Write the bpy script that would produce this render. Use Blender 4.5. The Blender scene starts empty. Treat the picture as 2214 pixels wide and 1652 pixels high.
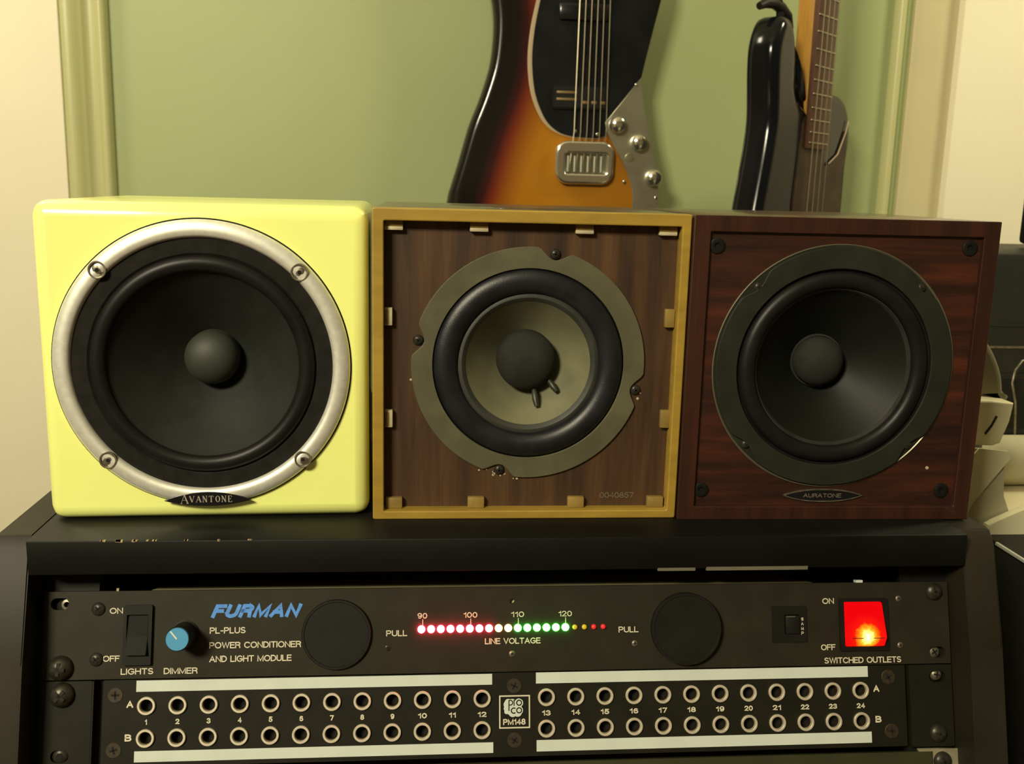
import bpy, bmesh, math, random
from mathutils import Vector, Matrix
random.seed(7)
MM = 0.001
PI = math.pi
scn = bpy.context.scene
col = scn.collection

# ------------------------------------------------------------------ camera
cam_d = bpy.data.cameras.new('camera')
cam = bpy.data.objects.new('camera', cam_d)
col.objects.link(cam)
yaw, pitch, roll = 0.0920, 0.1964, 0.0252
fw = Vector((math.sin(yaw)*math.cos(pitch), math.cos(yaw)*math.cos(pitch), -math.sin(pitch)))
rt = Vector((math.cos(yaw), -math.sin(yaw), 0))
up = rt.cross(fw)
c_, s_ = math.cos(roll), math.sin(roll)
rt2 = rt*c_ + up*s_
up2 = -rt*s_ + up*c_
m = Matrix((rt2, up2, -fw)).transposed().to_4x4()
m.translation = Vector((26.0, -510.2, 177.7))*MM
cam.matrix_world = m
cam_d.sensor_width = 36
cam_d.lens = 2140.4/2214*36
cam_d.clip_start = 0.02
cam_d.dof.use_dof = True
cam_d.dof.focus_distance = 0.52
cam_d.dof.aperture_fstop = 24
scn.camera = cam

# ------------------------------------------------------------------ light
scn.view_settings.view_transform = 'Standard'
scn.view_settings.look = 'None'
scn.view_settings.gamma = 1
scn.view_settings.exposure = 0.0
scn.view_settings.use_curve_mapping = False
wd = bpy.data.worlds.new('room_air'); scn.world = wd; wd.use_nodes = True
wd.node_tree.nodes['Background'].inputs[0].default_value = (1, .82, .5, 1)
wd.node_tree.nodes['Background'].inputs[1].default_value = 0.03

def area(name, loc, target, w, h, power, color):
    d = bpy.data.lights.new(name, 'AREA'); d.shape = 'RECTANGLE'; d.size = w; d.size_y = h
    d.energy = power; d.color = color
    o = bpy.data.objects.new(name, d); col.objects.link(o)
    o.location = loc
    o.rotation_euler = (Vector(target)-Vector(loc)).to_track_quat('-Z', 'Y').to_euler()
    return o
WARM = (1.0, .90, .64)
area('ceiling_lamp_light', (-.95, -1.5, 1.12), (-.1, 0, .05), .5, .32, 52, WARM)
area('wall_lamp_light', (1.45, .3, 1.25), (.55, .9, .3), .25, .2, 13, (1.0, .92, .62))
area('corner_fill_light', (-.95, .55, 1.3), (-.45, .95, .5), .2, .3, 9, WARM)  # unseen fill added to brighten the upper left of the back wall

# ------------------------------------------------------------------ materials
def mat(name, color, rough=.5, metal=0, spec=.5, noise=0, scale=30, stretch=None, color2=None, bump=0, bscale=200, coat=0, emit=None, estr=0):
    m = bpy.data.materials.new(name); m.use_nodes = True
    nt = m.node_tree; b = nt.nodes['Principled BSDF']
    b.inputs['Roughness'].default_value = rough
    b.inputs['Metallic'].default_value = metal
    b.inputs['Specular IOR Level'].default_value = spec
    b.inputs['Coat Weight'].default_value = coat
    b.inputs['Coat Roughness'].default_value = .12
    c = (*color, 1)
    tc = nt.nodes.new('ShaderNodeTexCoord')
    mp = nt.nodes.new('ShaderNodeMapping'); nt.links.new(tc.outputs['Object'], mp.inputs[0])
    if stretch: mp.inputs['Scale'].default_value = stretch
    n = nt.nodes.new('ShaderNodeTexNoise'); n.inputs['Scale'].default_value = scale; n.inputs['Detail'].default_value = 5
    nt.links.new(mp.outputs[0], n.inputs['Vector'])
    r = nt.nodes.new('ShaderNodeValToRGB')
    k = noise
    c2 = (*color2, 1) if color2 else tuple(min(1, v*(1+k)) for v in color)+(1,)
    c1 = c if color2 else tuple(v*(1-k) for v in color)+(1,)
    r.color_ramp.elements[0].position = .35; r.color_ramp.elements[0].color = c1
    r.color_ramp.elements[1].position = .65; r.color_ramp.elements[1].color = c2
    nt.links.new(n.outputs['Fac'], r.inputs[0]); nt.links.new(r.outputs[0], b.inputs['Base Color'])
    if bump:
        n2 = nt.nodes.new('ShaderNodeTexNoise'); n2.inputs['Scale'].default_value = bscale*4; n2.inputs['Detail'].default_value = 3
        nt.links.new(mp.outputs[0], n2.inputs['Vector'])
        bp = nt.nodes.new('ShaderNodeBump'); bp.inputs['Strength'].default_value = bump; bp.inputs['Distance'].default_value = .00025
        nt.links.new(n2.outputs['Fac'], bp.inputs['Height']); nt.links.new(bp.outputs[0], b.inputs['Normal'])
    if emit:
        b.inputs['Emission Color'].default_value = (*emit, 1); b.inputs['Emission Strength'].default_value = estr
    return m

def wood(name, cols, axis, scale=6, rough=.45, coat=0, stretch=14):
    """grain runs along axis (object space)"""
    m = bpy.data.materials.new(name); m.use_nodes = True
    nt = m.node_tree; b = nt.nodes['Principled BSDF']
    b.inputs['Roughness'].default_value = rough; b.inputs['Coat Weight'].default_value = coat
    tc = nt.nodes.new('ShaderNodeTexCoord'); mp = nt.nodes.new('ShaderNodeMapping')
    s = [stretch]*3; s['xyz'.index(axis)] = 1
    mp.inputs['Scale'].default_value = s
    nt.links.new(tc.outputs['Object'], mp.inputs[0])
    n = nt.nodes.new('ShaderNodeTexNoise'); n.inputs['Scale'].default_value = scale; n.inputs['Detail'].default_value = 6; n.inputs['Distortion'].default_value = .4
    nt.links.new(mp.outputs[0], n.inputs['Vector'])
    r = nt.nodes.new('ShaderNodeValToRGB'); e = r.color_ramp.elements
    e[0].position = .3; e[0].color = (*cols[0], 1); e[1].position = .72; e[1].color = (*cols[-1], 1)
    for i, cc in enumerate(cols[1:-1]):
        x = e.new(.3+.42*(i+1)/(len(cols)-1)); x.color = (*cc, 1)
    nt.links.new(n.outputs['Fac'], r.inputs[0])
    n2 = nt.nodes.new('ShaderNodeTexNoise'); n2.inputs['Scale'].default_value = scale*9; n2.inputs['Detail'].default_value = 3
    nt.links.new(mp.outputs[0], n2.inputs['Vector'])
    mx = nt.nodes.new('ShaderNodeMix'); mx.data_type = 'RGBA'; mx.blend_type = 'MULTIPLY'; mx.inputs[0].default_value = .45
    nt.links.new(r.outputs[0], mx.inputs[6]); nt.links.new(n2.outputs['Fac'], mx.inputs[7])
    nt.links.new(mx.outputs[2], b.inputs['Base Color'])
    bp = nt.nodes.new('ShaderNodeBump'); bp.inputs['Strength'].default_value = .15; bp.inputs['Distance'].default_value = .0005
    nt.links.new(n2.outputs['Fac'], bp.inputs['Height']); nt.links.new(bp.outputs[0], b.inputs['Normal'])
    return m

M = {}
M['wall_cream'] = mat('cream_wall_paint', (.86, .81, .62), .6, noise=.03, scale=3, bump=.15, bscale=120)
M['wall_tan'] = mat('tan_wall_paint', (.30, .25, .17), .6, noise=.03, scale=3)
M['wall_green'] = mat('green_wall_paint', (.33, .39, .18), .5, noise=.05, scale=2.5, bump=.2, bscale=90)
M['trim_green'] = mat('green_trim_gloss_paint', (.50, .50, .25), .35, noise=.04, scale=5)
M['return_shade'] = mat('shaded_return_beige', (.56, .50, .30), .45, noise=.04, scale=5)  # beige holds the shade of the right-hand return, painted in
M['floor'] = wood('brown_floor_boards', [(.10, .05, .02), (.2, .1, .04)], 'y', 3)
M['ceiling'] = mat('cream_ceiling_paint', (.8, .75, .6), .7, noise=.02)
M['yellow'] = mat('cream_yellow_lacquer', (.91, .97, .30), .3, noise=.02, scale=8, coat=.6, bump=.05, bscale=400)
M['steel'] = mat('brushed_aluminium', (.88, .89, .80), .42, .6, noise=.06, scale=300)
M['chrome'] = mat('chrome_plating', (.86, .86, .78), .14, .95)
M['aged_chrome'] = mat('aged_chrome', (.52, .52, .42), .3, .9, noise=.12, scale=30)
M['nickel'] = mat('nickel_plating', (.66, .60, .47), .5, .55, noise=.1, scale=200)
M['screw'] = mat('dark_steel_screw', (.20, .18, .13), .42, .7, noise=.3, scale=300)
M['bolt'] = mat('blackened_rack_bolt', (.045, .042, .03), .38, .6, noise=.3, scale=200)
M['screw_brown'] = mat('browned_flat_screw', (.036, .027, .015), .5, .3, noise=.3, scale=300)
M['lead'] = mat('dark_glue_blob', (.02, .024, .012), .45, noise=.3, scale=200)
M['screw_black'] = mat('black_oxide_screw', (.035, .032, .025), .35, .3, spec=.22, noise=.2, scale=300)
M['rubber'] = mat('black_rubber_surround', (.0085, .0085, .0085), .4, spec=.22, noise=.2, scale=60, bump=.2, bscale=500)
M['gasket'] = mat('black_fibre_gasket', (.009, .0085, .007), .8, spec=.22, noise=.3, scale=150, bump=.3, bscale=600)
M['cone_black'] = mat('charcoal_paper_cone', (.017, .0195, .0165), .55, spec=.22, noise=.12, scale=80, bump=.25, bscale=500)
M['cap_black'] = mat('charcoal_dust_cap', (.030, .034, .024), .6, noise=.12, scale=80, bump=.2, bscale=500)
M['cone_grey'] = mat('faded_grey_paper_cone', (.13, .13, .072), .7, noise=.2, scale=40, bump=.3, bscale=500)
M['edge_gloss'] = mat('glossy_black_glue_bead', (.03, .03, .028), .18, noise=.2, scale=60)
M['rim'] = mat('dull_metal_rim', (.20, .19, .13), .4, .6)
M['surround_blue'] = mat('doped_cloth_surround', (.009, .0105, .014), .36, noise=.3, scale=80, bump=.35, bscale=700)
M['ring_blue'] = mat('dark_inner_cone_ring', (.03, .032, .026), .55, noise=.2, scale=60, bump=.3, bscale=500)
M['frame_grey'] = mat('olive_grey_speaker_basket', (.085, .082, .045), .55, noise=.2, scale=40, bump=.25, bscale=350)
M['frame_dark'] = mat('dark_grey_speaker_basket', (.018, .020, .014), .5, spec=.22, noise=.15, scale=60, bump=.25, bscale=350)
M['cap_dark'] = mat('black_felt_dust_cap', (.020, .021, .017), .85, spec=.22, noise=.2, scale=80, bump=.3, bscale=600)
M['cone_dark'] = mat('black_poly_cone', (.007, .0085, .0065), .5, spec=.22, noise=.1, scale=80, bump=.15, bscale=500)
M['gold'] = wood('gold_ochre_frame_paint', [(.38, .245, .035), (.47, .31, .05)], 'x', 5, .42, .15, 4)
M['walnut_v'] = wood('dark_walnut_grain_vertical', [(.030, .015, .008), (.075, .036, .015), (.12, .057, .020)], 'z', 6, .5)
M['walnut_case'] = wood('walnut_case_veneer', [(.08, .06, .03), (.14, .10, .05)], 'y', 6, .3, .3)
M['rosewood_h'] = wood('red_rosewood_grain_horizontal', [(.016, .006, .004), (.045, .013, .007), (.105, .024, .010)], 'x', 9, .42, .1)
M['rosewood_frame'] = wood('red_rosewood_frame', [(.028, .009, .006), (.060, .018, .009)], 'z', 7, .4, .15)
M['rosewood_case'] = wood('rosewood_case_veneer', [(.06, .03, .018), (.10, .05, .03)], 'y', 7, .3, .3)
M['tab'] = mat('yellowed_plastic_tab', (.25, .17, .045), .4, noise=.15, scale=90)
M['tab_white'] = mat('cream_hook_tape', (.50, .44, .28), .45, noise=.15, scale=90)
M['rack'] = mat('black_rack_laminate', (.0045, .0045, .004), .5, spec=.22, noise=.25, scale=20, bump=.08, bscale=900)
M['rack_side'] = mat('black_rack_side_laminate', (.018, .015, .009), .5, spec=.22, noise=.2, scale=20, bump=.08, bscale=900)
M['panel'] = mat('anodised_dark_panel', (.024, .021, .013), .5, .2, spec=.22, noise=.12, scale=60, bump=.2, bscale=700)
M['chassis'] = mat('grey_chassis_cover', (.50, .46, .26), .6, noise=.1)
M['patch'] = mat('black_patch_panel', (.0115, .011, .0065), .5, .1, spec=.22, noise=.15, scale=60, bump=.2, bscale=700)
M['black'] = mat('black_plastic', (.008, .008, .0065), .5, spec=.22, noise=.2, scale=50)
M['rocker_black'] = mat('matt_black_rocker', (.006, .006, .005), .6, spec=.15)
M['black_gloss'] = mat('gloss_black_plastic', (.008, .008, .010), .18, noise=.2, scale=50)
M['void'] = mat('dark_hole_interior', (.003, .003, .002), .9)
M['jack_in'] = mat('jack_barrel_interior', (.05, .035, .018), .5, .6)
M['knob_blue'] = mat('blue_knob_cap', (.055, .27, .50), .4, noise=.04)
M['ink_white'] = mat('white_panel_ink', (.62, .58, .44), .6)
M['ink_blue'] = mat('blue_panel_ink', (.07, .26, .72), .5, noise=.15, scale=300)
M['ink_grey'] = mat('faint_grey_ink', (.13, .115, .08), .6)
M['ink_silver'] = mat('silver_badge_ink', (.42, .38, .30), .4, .3)
M['strip_white'] = mat('white_label_strip', (.56, .62, .57), .5, noise=.03, scale=60)
M['lit_gap_grey'] = mat('lit_gap_grey_strip', (.17, .16, .11), .5, .2, noise=.1)
M['bracket'] = mat('bare_metal_bracket', (.30, .28, .18), .5, .3, noise=.2, scale=80)
M['lower_panel'] = mat('olive_black_panel', (.040, .042, .018), .45, .2, noise=.15)
M['chip'] = mat('worn_edge_chip', (.42, .32, .17), .7, noise=.2, scale=200)
M['guard'] = mat('black_pickguard', (.010, .011, .012), .22, spec=.22, noise=.3, scale=20)
M['binding'] = mat('aged_cream_binding', (.46, .37, .24), .4)
M['bass_body'] = mat('black_bass_lacquer', (.0055, .006, .008), .15, spec=.2, noise=.3, scale=10, coat=.12)
M['tort'] = mat('brown_pickguard', (.034, .017, .008), .4, spec=.2, noise=.5, scale=25)
M['maple'] = wood('amber_maple_neck', [(.50, .25, .04), (.62, .33, .06)], 'z', 6, .3, .4)
M['rosewood_board'] = wood('rosewood_fretboard', [(.09, .035, .02), (.14, .06, .03)], 'z', 9, .5)
M['fret'] = mat('fret_wire', (.5, .45, .34), .35, 1)
M['string'] = mat('wound_string', (.50, .46, .32), .4, .8)
M['string_dark'] = mat('dull_bass_string', (.16, .13, .08), .5, .7)
M['string_dim'] = mat('dull_plain_string', (.24, .21, .14), .45, .8)
M['bronze'] = mat('bronze_pole_piece', (.22, .15, .06), .5, .6)
M['desk'] = mat('cream_desk_laminate', (.62, .56, .36), .5, noise=.04)
M['paper'] = mat('cream_paper', (.74, .70, .46), .7, noise=.04)
M['paper2'] = mat('pale_grey_card', (.48, .45, .30), .7, noise=.04)
M['grey_plastic'] = mat('grey_plastic_shell', (.24, .225, .15), .5, noise=.06)
M['dark_case'] = mat('dark_equipment_case', (.014, .014, .012), .5, spec=.22, noise=.2, scale=20)
M['dark_case2'] = mat('charcoal_equipment_case', (.017, .018, .014), .5, spec=.25, noise=.2, scale=20)
M['led_off_y'] = mat('unlit_yellow_led_faint_glow', (.5, .40, .03), .3, emit=(.5, .38, .02), estr=.35)  # LED is off; a faint glow is put into its colour
M['led_off_r'] = mat('unlit_red_led_faint_glow', (.6, .03, .03), .3, emit=(.7, .01, .02), estr=.5)  # same painted glow on the red ones that are off

def emat(name, c, s):
    m = bpy.data.materials.new(name); m.use_nodes = True
    nt = m.node_tree; nt.nodes.clear()
    e = nt.nodes.new('ShaderNodeEmission'); e.inputs[0].default_value = (*c, 1); e.inputs[1].default_value = s
    o = nt.nodes.new('ShaderNodeOutputMaterial'); nt.links.new(e.outputs[0], o.inputs[0])
    return m
M['led_red'] = emat('lit_red_led', (1, .024, .06), 100)
M['led_yellow'] = emat('lit_amber_led', (1, .55, .14), 9)
M['led_green'] = emat('lit_green_led', (.04, 1, .04), 34)

def rocker_mat():
    m = bpy.data.materials.new('lit_neon_rocker'); m.use_nodes = True
    nt = m.node_tree; nt.nodes.clear()
    tc = nt.nodes.new('ShaderNodeTexCoord')
    sub = nt.nodes.new('ShaderNodeVectorMath'); sub.operation = 'SUBTRACT'
    sub.inputs[1].default_value = (.4337, -.0035, -.0287)
    nt.links.new(tc.outputs['Object'], sub.inputs[0])
    ln = nt.nodes.new('ShaderNodeVectorMath'); ln.operation = 'LENGTH'; nt.links.new(sub.outputs[0], ln.inputs[0])
    nz = nt.nodes.new('ShaderNodeTexNoise'); nz.inputs['Scale'].default_value = 500; nt.links.new(tc.outputs['Object'], nz.inputs['Vector'])
    ad = nt.nodes.new('ShaderNodeMath'); ad.operation = 'MULTIPLY_ADD'; ad.inputs[1].default_value = .003
    nt.links.new(nz.outputs['Fac'], ad.inputs[0]); nt.links.new(ln.outputs['Value'], ad.inputs[2])
    mr = nt.nodes.new('ShaderNodeMapRange'); mr.inputs['From Min'].default_value = .002; mr.inputs['From Max'].default_value = .014
    nt.links.new(ad.outputs[0], mr.inputs['Value'])
    r = nt.nodes.new('ShaderNodeValToRGB'); e = r.color_ramp.elements
    e[0].position = 0; e[0].color = (3, 2.6, 1.4, 1)
    e[1].position = 1; e[1].color = (.9, .002, .004, 1)
    for p, cc in ((.18, (2.5, 1.6, .4, 1)), (.30, (1.6, .62, .03, 1)), (.46, (1.2, .22, .004, 1)), (.58, (1, .01, .004, 1))):
        x = e.new(p); x.color = cc
    nt.links.new(mr.outputs[0], r.inputs[0])
    em = nt.nodes.new('ShaderNodeEmission'); nt.links.new(r.outputs[0], em.inputs[0])
    o = nt.nodes.new('ShaderNodeOutputMaterial'); nt.links.new(em.outputs[0], o.inputs[0])
    return m
M['rocker_lit'] = rocker_mat()

# ------------------------------------------------------------------ mesh helpers (all dimensions in mm)
def finish(name, me, material, parent=None, smooth=False, loc=None, angle=40):
    o = bpy.data.objects.new(name, me)
    col.objects.link(o)
    if material is not None:
        me.materials.clear(); me.materials.append(material)
    if smooth:
        me.polygons.foreach_set('use_smooth', [True]*len(me.polygons))
        me.set_sharp_from_angle(angle=math.radians(angle))
    if parent: o.parent = parent
    if loc: o.location = Vector(loc)*MM
    return o

def from_bm(name, bm, material, parent=None, smooth=False, loc=None, angle=40):
    me = bpy.data.meshes.new(name)
    bmesh.ops.scale(bm, vec=(MM, MM, MM), verts=bm.verts)
    bm.to_mesh(me); bm.free()
    return finish(name, me, material, parent, smooth, loc, angle)

def bm_box(bm, x0, x1, y0, y1, z0, z1, mtx=None):
    vs = [bm.verts.new((x, y, z)) for x in (x0, x1) for y in (y0, y1) for z in (z0, z1)]
    for f in ((0, 1, 3, 2), (4, 6, 7, 5), (0, 4, 5, 1), (2, 3, 7, 6), (0, 2, 6, 4), (1, 5, 7, 3)):
        bm.faces.new([vs[i] for i in f])
    if mtx is not None: bmesh.ops.transform(bm, matrix=mtx, verts=vs)
    return vs

def box(name, x0, x1, y0, y1, z0, z1, material, parent=None, bev=0, seg=2, loc=None):
    bm = bmesh.new(); bm_box(bm, x0, x1, y0, y1, z0, z1)
    if bev: bmesh.ops.bevel(bm, geom=list(bm.edges), offset=bev, segments=seg, profile=.5, affect='EDGES')
    bmesh.ops.recalc_face_normals(bm, faces=bm.faces)
    return from_bm(name, bm, material, parent, bool(bev), loc)

def lathe(name, prof, material, parent=None, seg=64, loc=(0, 0, 0), smooth=True, arc=None, angle=35):
    """prof: list of (radius, y); revolved about the y axis through loc"""
    bm = bmesh.new(); rings = []
    for r, y in prof:
        if r < 1e-6: rings.append([bm.verts.new((0, y, 0))])
        else: rings.append([bm.verts.new((r*math.cos(2*PI*i/seg), y, r*math.sin(2*PI*i/seg))) for i in range(seg)])
    for a, b in zip(rings, rings[1:]):
        for i in range(seg):
            j = (i+1) % seg
            if len(a) == 1 and len(b) == 1: continue
            if len(a) == 1: bm.faces.new((a[0], b[i], b[j]))
            elif len(b) == 1: bm.faces.new((a[i], b[0], a[j]))
            else: bm.faces.new((a[i], b[i], b[j], a[j]))
    bmesh.ops.recalc_face_normals(bm, faces=bm.faces)
    return from_bm(name, bm, material, parent, smooth, loc, angle)

def spl(cu, pts, closed=True):
    s = cu.splines.new('POLY'); s.points.add(len(pts)-1)
    for p, q in zip(s.points, pts): p.co = (q[0]*MM, q[1]*MM, 0, 1)
    s.use_cyclic_u = closed

def curve_mesh(cu):
    o = bpy.data.objects.new('tmp', cu); col.objects.link(o)
    dg = bpy.context.evaluated_depsgraph_get()
    me = bpy.data.meshes.new_from_object(o.evaluated_get(dg))
    bpy.data.objects.remove(o); bpy.data.curves.remove(cu)
    return me

def plate(name, outer, holes, y0, y1, material, parent=None, bev=0, loc=None, smooth=False, res=2):
    """flat plate in the x-z plane, y0 = front, y1 = back"""
    cu = bpy.data.curves.new(name, 'CURVE'); cu.dimensions = '2D'; cu.fill_mode = 'BOTH'
    spl(cu, outer)
    for h in holes: spl(cu, h)
    th = abs(y1-y0)
    cu.extrude = (th/2-bev)*MM; cu.bevel_depth = bev*MM; cu.bevel_resolution = res; cu.offset = -bev*MM
    me = curve_mesh(cu); me.name = name
    me.transform(Matrix.Translation((0, (y0+y1)/2*MM, 0)) @ Matrix.Rotation(PI/2, 4, 'X'))
    return finish(name, me, material, parent, smooth, loc, 30)

def circ(cx, cz, r, n=32, a0=0): return [(cx+r*math.cos(a0+2*PI*i/n), cz+r*math.sin(a0+2*PI*i/n)) for i in range(n)]
def rrect(x0, x1, z0, z1, r, n=6):
    out = []
    for cx, cz, a in ((x1-r, z1-r, 0), (x0+r, z1-r, PI/2), (x0+r, z0+r, PI), (x1-r, z0+r, 3*PI/2)):
        out += [(cx+r*math.cos(a+PI/2*i/n), cz+r*math.sin(a+PI/2*i/n)) for i in range(n+1)]
    return out
def catmull(pts, k=6, closed=True):
    n = len(pts); out = []
    for i in range(n if closed else n-1):
        p0, p1, p2, p3 = (pts[(i-1) % n] if closed or i > 0 else pts[0], pts[i], pts[(i+1) % n], pts[(i+2) % n] if closed or i < n-2 else pts[-1])
        for j in range(k):
            t = j/k
            out.append(tuple(.5*((2*p1[a])+(-p0[a]+p2[a])*t+(2*p0[a]-5*p1[a]+4*p2[a]-p3[a])*t*t+(-p0[a]+3*p1[a]-3*p2[a]+p3[a])*t**3) for a in range(len(p1))))
    if not closed: out.append(tuple(pts[-1]))
    return out

def tube(name, pts, r, material, parent=None, seg=8, loc=None, radii=None):
    bm = bmesh.new(); P = [Vector(p) for p in pts]; rings = []
    for i, p in enumerate(P):
        d = (P[min(i+1, len(P)-1)]-P[max(i-1, 0)]).normalized()
        a = d.orthogonal().normalized() if i == 0 else (rings_a - d*rings_a.dot(d)).normalized()
        rings_a = a; b = d.cross(a)
        rr = radii[i] if radii else r
        rings.append([bm.verts.new(p+(a*math.cos(2*PI*k/seg)+b*math.sin(2*PI*k/seg))*rr) for k in range(seg)])
    for a, b in zip(rings, rings[1:]):
        for k in range(seg): bm.faces.new((a[k], a[(k+1) % seg], b[(k+1) % seg], b[k]))
    bm.faces.new(rings[0][::-1]); bm.faces.new(rings[-1])
    bmesh.ops.recalc_face_normals(bm, faces=bm.faces)
    return from_bm(name, bm, material, parent, True, loc, 50)

def _arc(cx, cy, rx, ry, a0, a1, n=10):
    return [(cx+rx*math.cos(math.radians(a0+(a1-a0)*i/n)), cy+ry*math.sin(math.radians(a0+(a1-a0)*i/n))) for i in range(n+1)]
GL = {  # glyph: (advance width, strokes) on a unit cap height
 'A': (.74, [[(0, 0), (.37, 1), (.74, 0)], [(.13, .34), (.61, .34)]]),
 'B': (.62, [[(0, 0), (0, 1)]+_arc(.32, .76, .24, .24, 90, -90)+[(0, .52)], _arc(.34, .26, .28, .26, 90, -90)+[(0, 0)]]),
 'C': (.74, [_arc(.40, .5, .40, .5, 42, 318, 16)]),
 'D': (.68, [[(0, 0), (0, 1), (.26, 1)]+_arc(.26, .5, .42, .5, 90, -90, 14)+[(0, 0)]]),
 'E': (.56, [[(.56, 1), (0, 1), (0, 0), (.58, 0)], [(0, .53), (.52, .53)]]),
 'F': (.54, [[(.56, 1), (0, 1), (0, 0)], [(0, .52), (.48, .52)]]),
 'G': (.76, [_arc(.40, .5, .40, .5, 45, 330, 16)+[(.76, .46), (.44, .46)]]),
 'H': (.66, [[(0, 0), (0, 1)], [(.66, 0), (.66, 1)], [(0, .53), (.66, .53)]]),
 'I': (.02, [[(0, 0), (0, 1)]]),
 'L': (.50, [[(0, 1), (0, 0), (.5, 0)]]),
 'M': (.80, [[(0, 0), (0, 1), (.4, .05), (.8, 1), (.8, 0)]]),
 'N': (.66, [[(0, 0), (0, 1), (.66, 0), (.66, 1)]]),
 'O': (.82, [_arc(.41, .5, .41, .5, 0, 360, 24)]),
 'P': (.60, [[(0, 0), (0, 1), (.32, 1)]+_arc(.32, .73, .28, .27, 90, -90)+[(0, .46)]]),
 'R': (.64, [[(0, 0), (0, 1), (.34, 1)]+_arc(.34, .75, .27, .25, 90, -90)+[(0, .5)], [(.36, .5), (.56, .36), (.62, 0)]]),
 'S': (.60, [_arc(.30, .75, .27, .25, 35, 270, 12)+_arc(.30, .26, .29, .25, 90, -145, 12)]),
 'T': (.62, [[(0, 1), (.62, 1)], [(.31, 1), (.31, 0)]]),
 'U': (.64, [[(0, 1), (0, .3)]+_arc(.32, .3, .32, .3, 180, 360, 12)+[(.64, 1)]]),
 'V': (.70, [[(0, 1), (.35, 0), (.70, 1)]]),
 'W': (1.0, [[(0, 1), (.26, 0), (.5, 1), (.74, 0), (1.0, 1)]]),
 '-': (.30, [[(0, .42), (.3, .42)]]),
 '0': (.56, [_arc(.28, .5, .28, .5, 0, 360, 20)]),
 '1': (.26, [[(.0, .74), (.16, .80), (.26, 1), (.26, 0)]]),
 '2': (.56, [_arc(.27, .71, .27, .29, 170, -25, 10)+[(.30, .32), (0, 0), (.57, 0)]]),
 '3': (.56, [_arc(.26, .75, .25, .25, 160, -90, 10)+_arc(.26, .26, .29, .26, 90, -160, 12)]),
 '4': (.58, [[(.44, 0), (.44, 1), (0, .30), (.60, .30)]]),
 '5': (.56, [[(.52, 1), (.10, 1), (.04, .50)]+_arc(.27, .31, .28, .31, 125, -155, 14)]),
 '6': (.56, [_arc(.30, .52, .28, .48, 50, 180, 8)+_arc(.29, .30, .27, .30, 180, 540, 18)]),
 '7': (.54, [[(0, 1), (.54, 1), (.20, 0)]]),
 '8': (.56, [_arc(.28, .75, .23, .25, -90, 270, 16), _arc(.28, .26, .28, .26, 90, 450, 16)]),
 '9': (.56, [_arc(.27, .70, .27, .30, 0, 360, 18), _arc(.27, .50, .27, .50, 25, -130, 10)]),
}
RB = [0]
def ribbon(bm, pts, w, y, closed=False):
    RB[0] = (RB[0]+1) % 5; y = y-.004*RB[0]
    P = [Vector(p) for p in pts]
    if (P[0]-P[-1]).length < 1e-5: P = P[:-1]; closed = True
    n = len(P); L = []; Rr = []
    for i, p in enumerate(P):
        a = P[(i-1) % n] if closed or i > 0 else None; b = P[(i+1) % n] if closed or i < n-1 else None
        d1 = (p-a).normalized() if a is not None else (b-p).normalized()
        d2 = (b-p).normalized() if b is not None else d1
        q = p.copy()
        if a is None: q = p-d1*w*.45
        if b is None: q = p+d1*w*.45
        n1 = Vector((-d1.y, d1.x)); n2 = Vector((-d2.y, d2.x)); mm = n1+n2
        if mm.length < .2: mm = n1
        mm.normalize(); k = min(1/max(.35, mm.dot(n1)), 1.7)
        L.append(q+mm*w/2*k); Rr.append(q-mm*w/2*k)
    lv = [bm.verts.new((v.x, y, v.y)) for v in L]; rv = [bm.verts.new((v.x, y, v.y)) for v in Rr]
    for i in range(n if closed else n-1):
        j = (i+1) % n
        bm.faces.new((lv[i], lv[j], rv[j], rv[i]))
def text(s, x0, x1, zb, h, material, parent, y=0, wt=.15, shear=0, name='lettering', label=None, th=.05, gap=None):
    """lettering fitted to x0..x1 (mm), baseline zb, cap height h; wt = stroke weight as a fraction of the height"""
    gap = gap if gap is not None else wt+.05
    tot = 0; pos = []
    for c in s:
        if c == ' ': tot += .26+gap; pos.append(None); continue
        pos.append(tot); tot += GL[c][0]+gap
    tot -= gap
    hh = h*(1-wt); w = h*wt
    avail = x1-x0-w-shear*h
    sx = avail/max(tot, .05)
    if len(s) == 1 and tot < .05: sx = hh
    bm = bmesh.new()
    for c, p in zip(s, pos):
        if p is None: continue
        for st in GL[c][1]:
            ribbon(bm, [(x0+w/2+(p+a)*sx+shear*b*hh, zb+w/2+b*hh) for a, b in st], w, y)
    g = bmesh.ops.extrude_face_region(bm, geom=list(bm.faces))
    bmesh.ops.translate(bm, vec=(0, -th, 0), verts=[e for e in g['geom'] if isinstance(e, bmesh.types.BMVert)])
    bmesh.ops.recalc_face_normals(bm, faces=bm.faces)
    o = from_bm(name, bm, material, parent)
    if label: o['label'] = label
    return o

def thing(name, label, cat, loc=(0, 0, 0), rot=(0, 0, 0), group=None):
    o = bpy.data.objects.new(name, None); col.objects.link(o)
    o.empty_display_size = .02
    o.location = Vector(loc)*MM; o.rotation_euler = rot
    o['label'] = label; o['category'] = cat
    if group: o['group'] = group
    return o
def tag(o, label, cat, group=None):
    o['label'] = label; o['category'] = cat
    if group: o['group'] = group
    return o
def struct(o): o['kind'] = 'structure'; return o
def clone(o, parent, loc=None, rot=None):
    c = o.copy(); col.objects.link(c); c.parent = parent
    if loc is not None: c.location = Vector(loc)*MM
    if rot is not None: c.rotation_euler = rot
    return c

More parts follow.
